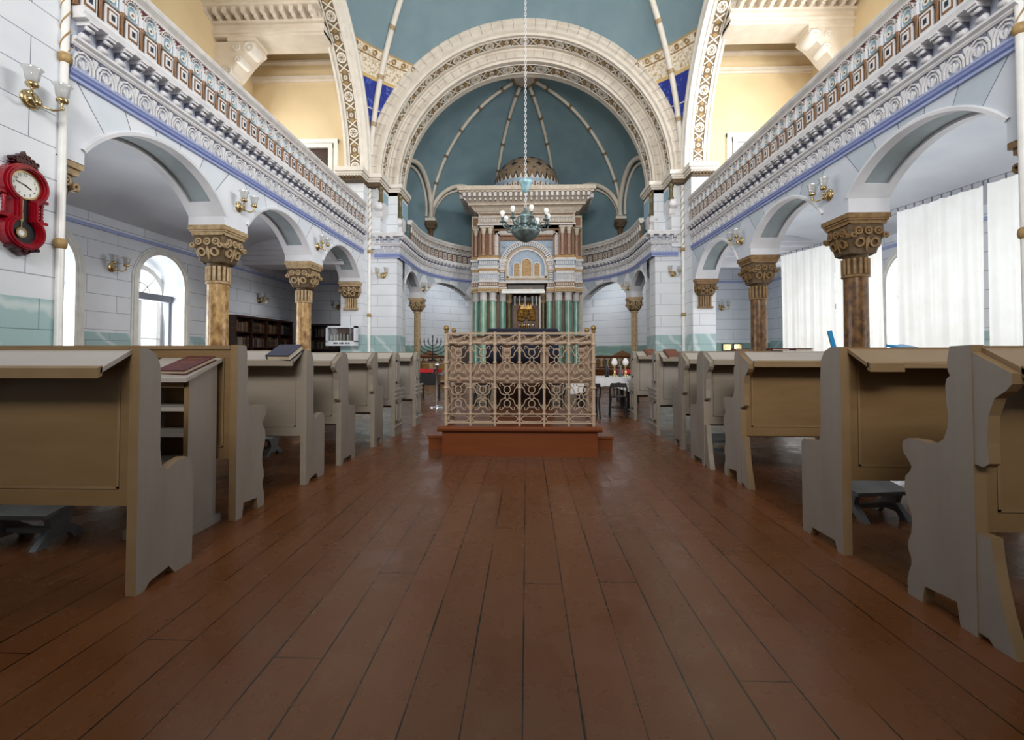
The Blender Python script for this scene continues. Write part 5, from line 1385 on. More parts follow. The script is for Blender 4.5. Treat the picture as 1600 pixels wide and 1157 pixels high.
# ================================================================ pews
ENDS = {
 'plain': [(0, 0), (.05, 0), (.08, .03), (.20, .05), (.24, 0), (.36, 0), (.362, .50), (.35, .565), (.30, .588), (.24, .578), (.17, .55), (.142, .58), (.13, .66), (.128, 1.02), (.12, 1.09), (.095, 1.14), (.05, 1.165), (0, 1.17)],
 'scalloped': [(0, 0), (.073, 0), (.087, .094), (.243, .08), (.258, 0), (.336, 0), (.338, .06), (.33, .10), (.314, .145), (.314, .18), (.33, .21), (.328, .25), (.312, .29), (.305, .34), (.308, .38), (.33, .44), (.345, .495), (.338, .55), (.312, .58), (.301, .605), (.318, .63), (.345, .66), (.353, .69), (.345, .718), (.318, .735), (.26, .738), (.21, .732), (.165, .74), (.132, .765), (.112, .82), (.108, .87), (.116, .93), (.118, 1.0), (.112, 1.025), (.095, 1.04), (.105, 1.06), (.108, 1.10), (.10, 1.14), (.095, 1.165), (0, 1.17)],
 'square': [(0, 0), (.05, 0), (.07, .055), (.28, .05), (.30, 0), (.38, 0), (.382, .56), (.365, .585), (.28, .59), (.205, .60), (.185, .66), (.18, 1.0), (.172, 1.09), (.14, 1.145), (.08, 1.17), (0, 1.17)],
 'moulded': [(0, 0), (.37, 0), (.37, .12), (.335, .145), (.33, .22), (.33, .46), (.36, .50), (.36, .52), (.40, .56), (.40, .60), (.42, .62), (.42, .645), (.25, .65), (.235, .70), (.235, 1.06), (.22, 1.11), (.18, 1.15), (.12, 1.17), (.06, 1.15), (.015, 1.11), (0, 1.05)],
}
def board(mb, pts, x0, x1, m=0, m2=1):
    mb.prism([(x0, y, z) for y, z in pts], (x1 - x0, 0, 0), m, m2)
def pew(label, s, X, Y, kind, length, desk=True, bracket=False, foot=False, panel_mat='pew_warm_lit', h=1.17, desk_mat='pew_light', chip=False):
    t = thing('pew', label, 'pew', (X, Y, 0), 0, 'grey painted pews')
    k = h / 1.17
    T = 0.05
    edge = 'pew_edge_warm' if panel_mat == 'pew_warm_lit' else 'pew_cool_lit'
    def sx(a, b): return (min(s * a, s * b), max(s * a, s * b))
    pts = [(y, z * k) for y, z in ENDS[kind]]
    mb = MB(); board(mb, pts, *sx(0, T)); e = mb.build('end_panel', ['pew_grey', edge], t)
    if kind == 'moulded':
        m2 = MB(); a = -s * 0.012
        for (y0, y1, z0, z1) in ((.06, .28, .18, .46), (.05, .19, .72, 1.04)):
            for (p, q, r, u) in ((y0, y1, z0, z0 + .025), (y0, y1, z1 - .025, z1), (y0, y0 + .025, z0, z1), (y1 - .025, y1, z0, z1)): m2.box(min(a, 0), max(a, 0), p, q, r, u, 0)
        for z, w in ((.12, .38), (.50, .37), (.56, .41), (.62, .43)): m2.box(min(a * 1.6, 0), max(a * 1.6, 0), -0.005, w, z, z + .022, 0)
        m2.build('moulding', 'pew_grey', e)
    mb = MB(); board(mb, pts, *sx(length - T, length)); mb.build('end_panel', ['pew_grey', 'pew_edge_warm'], t)
    # back panel with frame, towards the door
    mb = MB(); zb, zt = 0.42, 1.14 * k
    mb.box(*sx(T, length - T), 0.018, 0.03, zb + .05, zt, 0)
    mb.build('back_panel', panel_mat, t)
    mb = MB()
    n = max(1, int(round((length - 0.1) / 0.85))); W = (length - 2 * T)
    mb.box(*sx(T, length - T), 0.004, 0.03, zb, zb + 0.075, 0); mb.box(*sx(T, length - T), 0.004, 0.03, zt - 0.06, zt, 0)
    for i in range(n + 1):
        c = T + W * i / n; a, b = max(T, c - 0.045), min(length - T, c + 0.045); mb.box(*sx(a, b), 0.006, 0.029, zb + 0.002, zt - 0.002, 0)
    for i in range(n):       # thin moulding inside each frame
        a, b = T + W * i / n + 0.05, T + W * (i + 1) / n - 0.05
        mb.box(*sx(a, b), 0.008, 0.02, zb + 0.078, zb + 0.09, 1); mb.box(*sx(a, a + 0.012), 0.008, 0.02, zb + 0.08, zt - 0.06, 1); mb.box(*sx(b - 0.012, b), 0.008, 0.02, zb + 0.08, zt - 0.06, 1)
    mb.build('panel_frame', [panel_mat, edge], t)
    mb = MB(); mb.box(*sx(T, length - T), 0.03, 0.33, 0.42, 0.45, 0); mb.box(*sx(T, length - T), 0.29, 0.31, 0.36, 0.42, 0); mb.build('seat', 'pew_grey', t)
    mb = MB(); mb.box(*sx(T, length - T), -0.008, 0.05, zt, zt + 0.026, 0); mb.build('top_rail', edge, t)
    if desk:
        mb = MB(); a, b = sx(T * 0.8, length - T)
        mb.hexa([(a, 0.0, zt), (b, 0.0, zt), (b, -0.16, zt - 0.085), (a, -0.16, zt - 0.085), (a, 0.0, zt + 0.022), (b, 0.0, zt + 0.022), (b, -0.16, zt - 0.063), (a, -0.16, zt - 0.063)], 0)
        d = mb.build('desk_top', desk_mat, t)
        mb = MB(); mb.hexa([(a, -0.15, zt - 0.095), (b, -0.15, zt - 0.095), (b, -0.172, zt - 0.105), (a, -0.172, zt - 0.105), (a, -0.15, zt - 0.05), (b, -0.15, zt - 0.05), (b, -0.172, zt - 0.06), (a, -0.172, zt - 0.06)], 0)
        if chip:
            c0, c1 = s * 0.22, s * 0.62; mb = MB(); c0, c1 = min(c0, c1), max(c0, c1)
            for (u0, u1, dz) in ((a, c0, 0), (c0, c1, 0.02), (c1, b, 0)):
                mb.hexa([(u0, -0.15, zt - 0.095 + dz), (u1, -0.15, zt - 0.095 + dz), (u1, -0.172 + dz, zt - 0.105 + dz * 1.4), (u0, -0.172 + dz * .6, zt - 0.105 + dz), (u0, -0.15, zt - 0.05), (u1, -0.15, zt - 0.05), (u1, -0.172 + dz, zt - 0.06), (u0, -0.172 + dz * .6, zt - 0.06)], 0)
        mb.build('lip', edge, d)
        for i in range(1, n):
            c = T + W * i / n; mb = MB(); board(mb, [(0.0, zt - .02), (-.12, zt - .085), (-.10, zt - .12), (-.03, zt - .16), (0.0, zt - .22)], *sx(c - .02, c + .02), 0, 0); mb.build('shelf_support', panel_mat, t)
    if bracket:
        q = zt
        mb = MB(); board(mb, [(0.0, q), (-.15, q - .08), (-.15, q - .12), (-.125, q - .15), (-.085, q - .18), (-.06, q - .25), (-.052, q - .36), (-.058, q - .44), (-.035, q - .46), (0.0, q - .455)], *sx(0.004, T)); mb.build('scroll_bracket', ['pew_grey', edge], t)
    if foot:
        mb = MB(); board(mb, [(0, .42), (-.058, .42), (-.066, .34), (-.078, .26), (-.10, .15), (-.13, .05), (-.145, 0), (-.06, 0), (-.04, .02), (0, .02)], *sx(0.004, T)); mb.build('front_foot', ['pew_grey', edge], t)
    return t
yl = lambda d: d - 0.06
yr = lambda d: d + 0.06
pew('nearest left pew, its warm-lit panelled back and plain rounded end in front', -1, -1.84, yl(2.17), 'plain', 2.35)
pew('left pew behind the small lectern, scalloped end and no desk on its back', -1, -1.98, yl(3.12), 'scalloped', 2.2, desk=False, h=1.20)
pew('left pew with the navy book lying on its desk', -1, -1.915, yl(3.97), 'plain', 2.25, panel_mat='pew_cool_lit')
pew('fourth left pew, square end with scrolled bracket, just past the navy book', -1, -1.88, yl(4.63), 'square', 2.3, bracket=True, h=1.15, panel_mat='pew_cool_lit')
pew('fifth left pew, scalloped end with scrolled bracket', -1, -1.84, yl(5.53), 'scalloped', 2.3, bracket=True, h=1.15, panel_mat='pew_cool_lit')
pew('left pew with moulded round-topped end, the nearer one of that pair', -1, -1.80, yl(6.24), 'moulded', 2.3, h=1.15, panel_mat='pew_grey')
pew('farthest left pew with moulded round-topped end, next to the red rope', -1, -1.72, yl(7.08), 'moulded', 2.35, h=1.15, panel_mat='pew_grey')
pew('nearest right pew at the picture edge with large scalloped end', 1, 1.815, yr(1.86), 'scalloped', 2.4, bracket=True, foot=True, h=1.18, desk_mat='pew_desk_warm_lit')
pew('second right pew with square end and chipped desk, grey footrest beneath', 1, 1.79, yr(2.60), 'square', 2.4, h=1.18, desk_mat='pew_desk_warm_lit', chip=True)
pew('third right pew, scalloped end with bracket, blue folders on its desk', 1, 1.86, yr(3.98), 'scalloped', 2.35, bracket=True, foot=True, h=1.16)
pew('fourth right pew with square end and scroll bracket', 1, 1.79, yr(4.62), 'square', 2.4, bracket=True, foot=True, h=1.16, panel_mat='pew_cool_lit')
pew('fifth right pew, scalloped end, nearest the brown-book pew', 1, 1.83, yr(5.40), 'scalloped', 2.35, bracket=True, h=1.15, panel_mat='pew_cool_lit')
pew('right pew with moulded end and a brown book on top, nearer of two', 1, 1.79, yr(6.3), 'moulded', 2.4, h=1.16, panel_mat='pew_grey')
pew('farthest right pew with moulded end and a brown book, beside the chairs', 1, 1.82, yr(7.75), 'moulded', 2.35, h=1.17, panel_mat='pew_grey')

# small lectern between the first two left pews
lc = thing('lectern', 'small grey lectern with open shelves holding a maroon book, between left pews', 'lectern', (-2.1, yl(2.83), 0))
def lbox(nm, boxes, mats):
    mb = MB()
    for b in boxes: mb.box(*b)
    mb.build(nm, mats, lc)
for x in (-0.36, -0.03): 
    mb = MB(); board(mb, [(0, 0), (.26, 0), (.26, 1.08), (0, .99)], x, x + 0.03); mb.build('side_panel', ['pew_grey', 'pew_edge_warm'], lc)
mb = MB(); mb.box(-0.33, -0.03, 0.235, 0.255, 0.4, 1.05, 0); mb.build('back_panel', 'pew_warm_lit', lc)
for z, y1 in ((0.78, .25), (0.62, .25), (0.44, .25)):
    mb = MB(); mb.box(-0.33, -0.03, 0.01, y1, z, z + 0.025, 0); mb.build('shelf', 'pew_light', lc)
mb = MB(); mb.hexa([(-0.40, -0.05, .965), (0.02, -0.05, .965), (0.02, .28, 1.085), (-0.40, .28, 1.085), (-0.40, -0.05, .99), (0.02, -0.05, .99), (0.02, .28, 1.11), (-0.40, .28, 1.11)], 0); mb.build('sloped_top', 'pew_light', lc)
mb = MB(); mb.box(-0.38, 0.01, -0.03, .3, 0, .05, 0); mb.build('base', 'pew_grey', lc)
mb = MB(); mb.box(-0.34, -0.02, 0.0, .02, 0.93, 0.975, 0); mb.build('apron', 'pew_edge_warm', lc)

# ================================================================ books
def book(label, cat_group, loc, rz, tilt, size, cover, gold=True):
    t = thing('book', label, 'book', loc, rz, cat_group); t.rotation_euler = (tilt, 0, rz)
    w, d, h = size; c = 0.006
    mb = MB(); mb.box(-w / 2, w / 2, -d / 2, d / 2, 0, c, 0); mb.box(-w / 2, w / 2, -d / 2, d / 2, h - c, h, 0); mb.box(-w / 2 - 0.003, -w / 2 + c, -d / 2, d / 2, 0, h, 0)
    o = mb.build('cover', cover, t)
    mb = MB(); mb.box(-w / 2 + c, w / 2 - 0.008, -d / 2 + 0.006, d / 2 - 0.006, c, h - c, 0); mb.build('pages', 'paper', t)
    if gold:
        mb = MB()
        for (y, n, sz) in ((d * 0.26, 5, w * 0.07), (d * 0.02, 4, w * 0.08), (-d * 0.28, 1, w * 0.06)):
            for j in range(n): mb.box((j - n / 2) * sz * 1.35, (j - n / 2) * sz * 1.35 + sz, y, y + d * 0.07, h, h + 0.0012, 0)
        mb.build('gold_lettering', 'gold', o)
    return t
book('maroon book with gold lettering on the small lectern', 'loose prayer books', (-2.20, yl(2.83) + 0.12, 1.052), R(-8), R(20), (0.21, 0.25, 0.03), 'book_maroon')
book('thick navy book lying on a left pew desk', 'loose prayer books', (-2.06, yl(3.97) - 0.075, 1.125), R(-9), R(28), (0.22, 0.2, 0.05), 'book_navy', False)
book('brown book with gold lettering on the moulded right pew, the nearer one', 'loose prayer books', (1.98, yr(6.3) - 0.075, 1.118), R(6), R(28), (0.17, 0.2, 0.03), 'book_brown')
book('brown book with gold lettering on the farthest right pew', 'loose prayer books', (2.08, yr(7.75) - 0.075, 1.13), R(6), R(28), (0.17, 0.2, 0.03), 'book_brown')
for i, (x, y, lb) in enumerate(((2.19, 4.62, 'maroon book lying flat on the fourth right pew, nearer the aisle'), (2.62, 5.40, 'maroon book lying flat on the fifth right pew near the brass plaques'), (2.22, 3.98, 'maroon book lying flat on the third right pew rail, nearer the aisle'), (2.42, 3.98, 'maroon book lying flat on the third right pew rail, nearer the curtains'))):
    zz = 1.165 * (1.15 if y > 5 else 1.16) / 1.17 + 0.006
    book(lb, 'flat maroon books', (x, yr(y) + 0.06, zz - 0.003 if y > 5 else zz), 0, 0, (0.15, 0.1, 0.022), 'book_maroon', False)
book('bright blue folder standing upright on the third right pew', 'blue folders', (2.58, yr(3.98) - 0.09, 1.22), R(72), R(78), (0.03, 0.22, 0.03), 'book_blue', False)
book('bright blue folder leaning flat on the third right pew, by the white curtain', 'blue folders', (3.2, yr(3.98) - 0.05, 1.185), R(10), R(12), (0.17, 0.13, 0.02), 'book_blue', False)

# footrests under the pews
def footrest(label, loc, rz):
    t = thing('footrest', label, 'footrest', loc, rz, 'grey footrests')
    mb = MB(); mb.hexa([(-.2, -.11, .17), (.2, -.11, .17), (.2, .11, .21), (-.2, .11, .21), (-.2, -.11, .195), (.2, -.11, .195), (.2, .11, .235), (-.2, .11, .235)], 0); mb.build('top_board', 'stool_grey', t)
    for x in (-.16, .16):
        mb = MB(); board(mb, [(-.14, 0), (-.08, 0), (-.05, .04), (.06, .04), (.09, 0), (.16, 0), (.13, .05), (.06, .1), (.09, .2), (-.07, .17), (-.05, .1), (-.1, .05)], x - .02, x + .02, 0, 0); mb.build('leg', 'stool_grey', t)
    mb = MB(); mb.box(-.16, .16, -.02, .02, .06, .09, 0); mb.build('stretcher', 'stool_grey', t)
footrest('grey wooden footrest under the second right pew', (2.42, yr(3.25), 0), R(8))
footrest('grey wooden footrest under the left pew with the navy book', (-3.0, yl(5.1), 0), R(-5))
footrest('grey wooden footrest under the fourth right pew', (2.15, yr(5.05), 0), 0)
footrest('grey wooden footrest under the nearest left pew', (-3.0, yl(2.75), 0), 0)

# ================================================================ curtains
def curtain(label, p0, p1, zt, group, gap=0.0, folds=6, seed=1):
    random.seed(seed)
    a, b = Vector((p0[0], p0[1], 0)), Vector((p1[0], p1[1], 0)); d = b - a; Ln = d.length; d.normalize(); nrm = Vector((-d.y, d.x, 0))
    t = thing('curtain', label, 'curtain', tuple((a + b) / 2 + Vector((0, 0, zt))), 0, group)
    o = (a + b) / 2 + Vector((0, 0, zt))
    ph = [random.random() * 6 for _ in range(6)]; n = 90
    mb = MB(); rows = []
    for j in range(25):
        v = j / 24; r = []
        for i in range(n + 1):
            u = i / n; s = u * Ln * (1 - 0.02 * v) 
            w = 0.022 * math.sin(2 * PI * folds * u + ph[0] + 0.5 * v) + 0.014 * math.sin(2 * PI * folds * 2.3 * u + ph[1] - v) + 0.012 * math.sin(2 * PI * folds * 0.41 * u + ph[2])
            w *= 0.45 + 0.9 * v
            sag = -0.012 * abs(math.sin(PI * u * 9)) * (1 - v) ** 6
            r.append(a + d * s + nrm * w + Vector((0, 0, zt - v * (zt - 0.25) + sag)) - o)
        rows.append(r)
    mb.grid(rows, 0); mb.build('cloth', 'curtain', t)
    for i in range(10):
        u = i / 9; p = a + d * (u * Ln) + Vector((0, 0, zt)) - o
        mb = MB(); mb.box(p.x - .006, p.x + .006, p.y - .006, p.y + .006, -0.01, 0.05, 0); mb.build('clip', 'grey_shade', t)
    return t
def wire(label, p0, p1, z):
    mb = MB(); mb.tube([(p0[0], p0[1], z), ((p0[0] + p1[0]) / 2, (p0[1] + p1[1]) / 2, z - 0.012), (p1[0], p1[1], z)], 0.004, 6, 0)
    tag(mb.build('curtain_wire', 'grey_shade'), label, 'wire', 'curtain wires', 'thing')
ZC = 3.2
curtain('white curtain hanging between the two right columns', (5.42, 9.86), (5.72, 8.62), ZC, 'white aisle curtains', folds=6, seed=3)
curtain('white curtain hanging directly behind the nearest right column', (5.70, 8.60), (5.66, 7.42), ZC, 'white aisle curtains', folds=5, seed=4)
curtain('white curtain hanging in the right-hand arch beside the nearest right column', (5.42, 6.78), (5.60, 5.72), ZC, 'white aisle curtains', folds=4, seed=5)
curtain('white curtain hanging at the right edge of the picture', (5.60, 5.66), (5.80, 4.0), ZC, 'white aisle curtains', folds=5, seed=6)
wire('thin wire carrying the curtains between the two right columns', (5.36, 10.2), (5.73, 8.6), ZC + 0.05)
wire('thin wire carrying the curtains behind the nearest right column', (5.71, 8.62), (5.6, 6.9), ZC + 0.05)
wire('thin wire carrying the curtains in the arch at the picture edge', (5.36, 7.1), (5.80, 3.9), ZC + 0.05)

# ================================================================ left aisle: bookcases, display case
def bookcase(label, loc, rz, w, h, dp, nb, books, seed, group):
    t = thing('bookcase', label, 'bookcase', loc, rz, 'dark wooden bookcases'); random.seed(seed)
    for x in [-w / 2 + i * w / nb for i in range(nb + 1)]:
        mb = MB(); mb.box(x - .02, x + .02, -dp, 0, 0, h, 0); mb.build('upright', 'dark_wood', t)
    mb = MB(); mb.box(-w / 2, w / 2, -0.02, 0, 0, h, 0); mb.build('back_panel', 'dark_wood', t)
    mb = MB(); mb.box(-w / 2 - .03, w / 2 + .03, -dp - .02, 0, h, h + .05, 0); mb.build('cornice', 'dark_wood', t)
    ns = 5
    for k in range(ns):
        z = 0.1 + (h - 0.1) * k / ns; mb = MB(); mb.box(-w / 2, w / 2, -dp, -0.02, z, z + .025, 0); mb.build('shelf', 'dark_wood', t)
    M = Matrix.Translation(Vector(loc)) @ Matrix.Rotation(rz, 4, 'Z')
    return t, M
BK = {}
def shelf_books(M, rz, x0, x1, y, z, hmax, label, group, dens=0.9, wd=(0.028, 0.05)):
    x = x0; cnt = 0
    while x < x1 - 0.05:
        w = random.uniform(*wd)
        if random.random() < dens:
            h = hmax * random.uniform(0.7, 0.95); ci = random.randrange(len(BOOKCOL)); key = ci
            if key not in BK:
                mb = MB(); mb.box(-.5, .5, -.13, .02, 0, 1, 0); mb.box(-.49, .49, -.131, -.13, .2, .24, 1); mb.box(-.49, .49, -.131, -.13, .75, .82, 1)
                o = mb.build('shelved_book', [BOOKCOL[ci], 'gold']); BK[key] = o.data
            else: o = bpy.data.objects.new('shelved_book', BK[key]); C.objects.link(o)
            p = M @ Vector((x + w / 2, y, z)); o.location = p; o.rotation_euler = (0, 0, rz); o.scale = (w * .94, 1, h)
            tag(o, label, 'book', group, 'thing'); cnt += 1
        x += w
    return cnt
t, M = bookcase('long dark bookcase along the left aisle window wall', (-7.47, 12.35, 0), R(90), 2.7, 2.03, 0.3, 4, True, 21, '')
for k in range(2, 5):
    for j in range(4): shelf_books(M, R(90), -1.33 + j * 0.675, -1.33 + (j + 1) * 0.675 - 0.06, -0.12, 0.1 + 1.93 * k / 5 + 0.027, 0.3, 'old book on a shelf of the long left aisle bookcase', 'books in the long left aisle bookcase', 0.85, (0.035, 0.06))
t, M = bookcase('dark bookcase standing against the left aisle end wall', (-5.9, YEND - 0.02, 0), 0, 1.7, 1.98, 0.3, 2, True, 22, '')
for k in range(2, 5):
    for j in range(2): shelf_books(M, 0, -0.83 + j * 0.85, -0.83 + (j + 1) * 0.85 - 0.06, -0.12, 0.1 + 1.88 * k / 5 + 0.027, 0.3, 'old book on a shelf of the end wall bookcase', 'books in the end wall bookcase', 0.9, (0.032, 0.055))
# glazed display case on the far left pier
dc = thing('display_case', 'white glazed wall case of old books on the far left pier', 'display case', (-4.93, 12.0, 1.32))
W_, H_ = 0.8, 0.52
mb = MB()
for (x0, x1, z0, z1) in ((-W_ / 2, W_ / 2, 0, .13), (-W_ / 2, W_ / 2, H_ - .045, H_), (-W_ / 2, -W_ / 2 + .05, .1, H_), (W_ / 2 - .05, W_ / 2, .1, H_)): mb.box(x0, x1, -.1, .1, z0, z1, 0)
mb.build('case_frame', 'label_white', dc)
mb = MB(); mb.box(-W_ / 2 + .03, W_ / 2 - .03, .07, .1, .1, H_ - .03, 0); mb.build('back_panel', 'mid_wood', dc)
mb = MB(); mb.box(-W_ / 2 + .05, W_ / 2 - .05, -.08, -.076, .13, H_ - .045, 0); mb.build('glass_front', 'case_glass', dc)
mb = MB()
for j, wch in enumerate((.05, .035, .05, .0, .03, .05, .04, .0, .045, .03, .05)):
    x = -0.19 + j * .04
    if wch: mb.box(x, x + wch * .75, -.105, -.1, .05, .085, 0); mb.box(x, x + .008, -.105, -.1, .04, .085, 0)
mb.build('label_lettering', 'black', dc)
random.seed(4); x = -0.29; i = 0
while x < 0.25:
    w = random.choice((.025, .03, .04)); mb = MB(); hh = random.uniform(.15, .2)
    mb.box(x, x + w * .88, -.05, .06, 0, hh, 0); mb.box(x + .002, x + w * .88 - .002, -.052, -.05, hh * .2, hh * .3, 1)
    o = mb.build('displayed_book', [BOOKCOL[(i * 5 + 3) % 8] if i % 3 else 'paper', 'gold']); o.location = (-4.93, 12.0, 1.452)
    tag(o, 'old book standing in the white glazed wall case', 'book', 'books in the wall display case', 'thing'); x += w; i += 1
sh = MB(); sh.box(-4.6, -4.56, 11.95, 12.07, 1.452, 1.50, 0); sh.box(-4.9, -4.6, 11.96, 12.06, 1.66, 1.69, 0)
sh.v = [(v[0] + 4.93 if False else v[0], v[1], v[2]) for v in sh.v]
o = MB(); o.box(0.02, 0.3, -.04, .06, .33, .36, 0); o.build('inner_shelf', 'mid_wood', dc)
# pilaster block below the case
# brass plaques on the right end wall
for x, lb in ((6.17, 'left of two shiny brass plaques on the right aisle end wall'), (6.50, 'right of two shiny brass plaques on the right aisle end wall')):
    t = thing('brass_plaque', lb, 'plaque', (x, YEND - 0.012, 1.30), 0, 'brass plaques')
    mb = MB(); mb.box(-.13, .13, -.05, 0, -.11, .11, 0); mb.build('backing', 'black_wood', t)
    mb = MB(); mb.box(-.115, .115, -.06, -.05, -.09, .09, 0); mb.build('brass_face', 'brass', t)
t = thing('switch_plate', 'small white switch plate with dark panel beside the long bookcase', 'switch', (-XOUT, 10.9, 1.42), R(90))
mb = MB(); mb.box(-.09, .09, -.02, 0, -.13, .13, 0); mb.build('plate', 'white', t); mb = MB(); mb.box(-.04, .05, -.026, -.02, -.07, .05, 0); mb.build('dark_panel', 'grey_shade', t)

# ================================================================ apse furnishings
def apse_bench(label, az0, az1):
    t = thing('carved_bench', label, 'bench', AO(R((az0 + az1) / 2), 0, 5.2), 0, 'carved gilt benches along the apse wall'); o = Vector(t.location)
    def FB(s, t_, h): return AO(R(az0) + s / 5.0, t_, 5.0 - h) - o
    Ln = 5.0 * R(az1 - az0); n = 12
    mb = MB(); mb.rect(FB, 0, Ln, 0.0, 1.0, -0.06, 0, 0, n); mb.rect(FB, 0, Ln, 0.92, 1.0, 0, 0.05, 1, n); mb.rect(FB, 0, Ln, 0.5, 0.56, 0, 0.05, 1, n); mb.build('bench_back', ['ark_cream', 'mid_wood'], t)
    mb = MB(); mb.rect(FB, 0, Ln, 0.40, 0.46, 0, 0.4, 0, n); mb.rect(FB, 0, Ln, 0.0, 0.40, 0.3, 0.34, 0, n); mb.build('seat', 'mid_wood', t)
    mb = MB(); k = int(Ln / 0.28)
    for i in range(k):
        c = (i + .5) * Ln / k; mb.shape(FB, [(c - .1, .60), (c, .56), (c + .1, .60), (c + .1, .78), (c, .9), (c - .1, .78)], 0, .03, 0); mb.disc(FB, c, .74, .05, .03, .05, 1, 8)
    mb.build('carved_panel', ['gold', 'ornament_dark'], t)
    m = Ln / 2; mb = MB(); mb.shape(FB, [(m - .5, 1.0), (m + .5, 1.0), (m + .3, 1.1), (m, 1.22), (m - .3, 1.1)], -0.03, 0.03, 0); mb.build('crest', 'ark_brown', t)
apse_bench('carved gilt bench along the apse wall left of the ark', -68, -32); apse_bench('carved gilt bench along the apse wall right of the ark', 32, 68)
def menorah(label, loc, sc, rz=0):
    t = thing('menorah', label, 'menorah', loc, rz); t.scale = (sc,) * 3
    mb = MB(); mb.lathe([(.22, 0), (.22, .03), (.1, .07), (.04, .12), (.025, .3), (.04, .34), (.022, .4), (.022, .98)], (0, 0, 0), 12, 0); mb.build('stem', 'iron', t)
    for s in (-1, 1):
        for i, r in enumerate((.22, .42, .62, .82)):
            pts = [(s * r * math.sin(R(a)), 0, .95 - r * math.cos(R(a)) * .78) for a in range(0, 91, 10)]
            mb = MB(); mb.tube(pts, .018, 6, 0); a = mb.build('branch', 'iron', t)
            mb = MB(); mb.lathe([(.018, .94), (.05, .98), (.05, 1.0), (.02, 1.02), (.02, 1.12), (0.0, 1.17)], (s * r, 0, 0), 8, 0); mb.build('candle_cup', 'iron', a)
    mb = MB(); mb.lathe([(.02, .98), (.05, 1.02), (.02, 1.06), (.03, 1.2), (0, 1.32)], (0, 0, 0), 8, 0)
    for k in range(6): mb.tube([(0, 0, 1.22), (.07 * math.cos(k * PI / 3), 0, 1.22 + .07 * math.sin(k * PI / 3))], .009, 4, 0)
    mb.build('centre_finial', 'iron', t)
def stand(label, loc, w, d, h):
    t = thing('low_cabinet', label, 'cabinet', loc); mb = MB(); mb.box(-w, w, -d, d, .06, h, 0); mb.build('body', 'gilt_stone', t)
    mb = MB(); mb.box(-w - .03, w + .03, -d - .03, d + .03, h, h + .04, 0); mb.build('top', 'mid_wood', t)
    for x in (-w * .5, w * .5): mb = MB(); mb.box(x - w * .38, x + w * .38, -d - .015, -d, .15, h - .06, 0); mb.build('door', 'gold', t)
stand('low gilt cabinet carrying the black menorah', (-3.45, 16.6, 0), 0.6, 0.22, 0.78)
menorah('black wrought iron menorah on a low cabinet left of the ark', (-3.45, 16.6, 0.82), 0.74)
def stanchion(label, loc):
    t = thing('stanchion', label, 'stanchion', loc, 0, 'chrome rope stanchions'); mb = MB(); mb.lathe([(.16, 0), (.16, .02), (.12, .035), (.03, .05), (0, .05)], (0, 0, 0), 20, 0); mb.build('base', 'chrome', t)
    mb = MB(); mb.lathe([(.024, .04), (.024, .84), (.045, .86), (.045, .9), (.02, .93), (0, .94)], (0, 0, 0), 14, 0); mb.build('pole', 'chrome', t)
stanchion('chrome rope stanchion standing left of the railed platform', (-1.86, 9.4, 0)); stanchion('chrome rope stanchion farther back behind the left pews', (-2.1, 12.2, 0))
mb = MB(); mb.tube([(-1.9, 9.42, .82), (-2.0, 9.75, .70), (-1.95, 10.4, .62), (-2.05, 11.4, .68), (-2.1, 12.15, .82)], .025, 8, 0)
tag(mb.build('velvet_rope', 'grey_shade'), 'grey rope slung between the chrome stanchions', 'rope', None, 'thing')
def red_table(label, loc):
    t = thing('red_covered_stand', label, 'stand', loc); mb = MB(); mb.box(-.24, .24, -.2, .2, .66, .74, 0); mb.build('red_cover', 'red_velvet', t)
    for x in (-.2, .2):
        for y in (-.16, .16): mb = MB(); mb.lathe([(.03, 0), (.022, .3), (.03, .6), (.022, .66)], (x, y, 0), 8, 0); mb.build('leg', 'black_wood', t)
    mb = MB(); mb.box(-.22, .22, -.18, .18, .36, .65, 0); mb.build('dark_box', 'black_wood', t)
red_table('small dark stand with a red velvet top left of the platform', (-2.35, 11.0, 0)); red_table('small dark stand with a red velvet top behind the right table', (2.33, 10.6, 0))
# table with white cloth, chairs and bottles right of the platform
t = thing('side_table', 'black-legged side table under a white cloth right of the platform', 'table', (1.5, 9.1, 0))
for x in (-.45, .45):
    for y in (-.3, .3): mb = MB(); mb.box(x - .03, x + .03, y - .03, y + .03, 0, .63, 0); mb.build('leg', 'black_wood', t)
mb = MB(); mb.box(-.6, .6, -.4, .4, .63, .65, 0); mb.build('tabletop', 'mid_wood', t)
t = thing('tablecloth', 'white linen cloth on the side table right of the platform', 'tablecloth', (1.5, 9.1, .651)); mb = MB()
mb.box(-.66, .66, -.45, .45, 0, .006, 0)
rows = []
for (ox, oz) in ((0, 0), (.01, -.1), (.02, -.22)):
    r = []
    for i in range(81):
        q = i / 80 * 4; k = int(q) % 4; f = q - int(q); cs = [(-.66, -.45), (.66, -.45), (.66, .45), (-.66, .45)]; a, b = cs[k], cs[(k + 1) % 4]
        x, y = a[0] + (b[0] - a[0]) * f, a[1] + (b[1] - a[1]) * f; wv = 1 + ox + .02 * math.sin(i * 1.7) * (-oz * 4); dz = oz * (1 + .35 * math.cos(2 * PI * f)); r.append(Vector((x * wv, y * wv, dz)))
    rows.append(r)
mb.grid(rows, 0); mb.build('cloth', 'linen', t)
ch0 = None
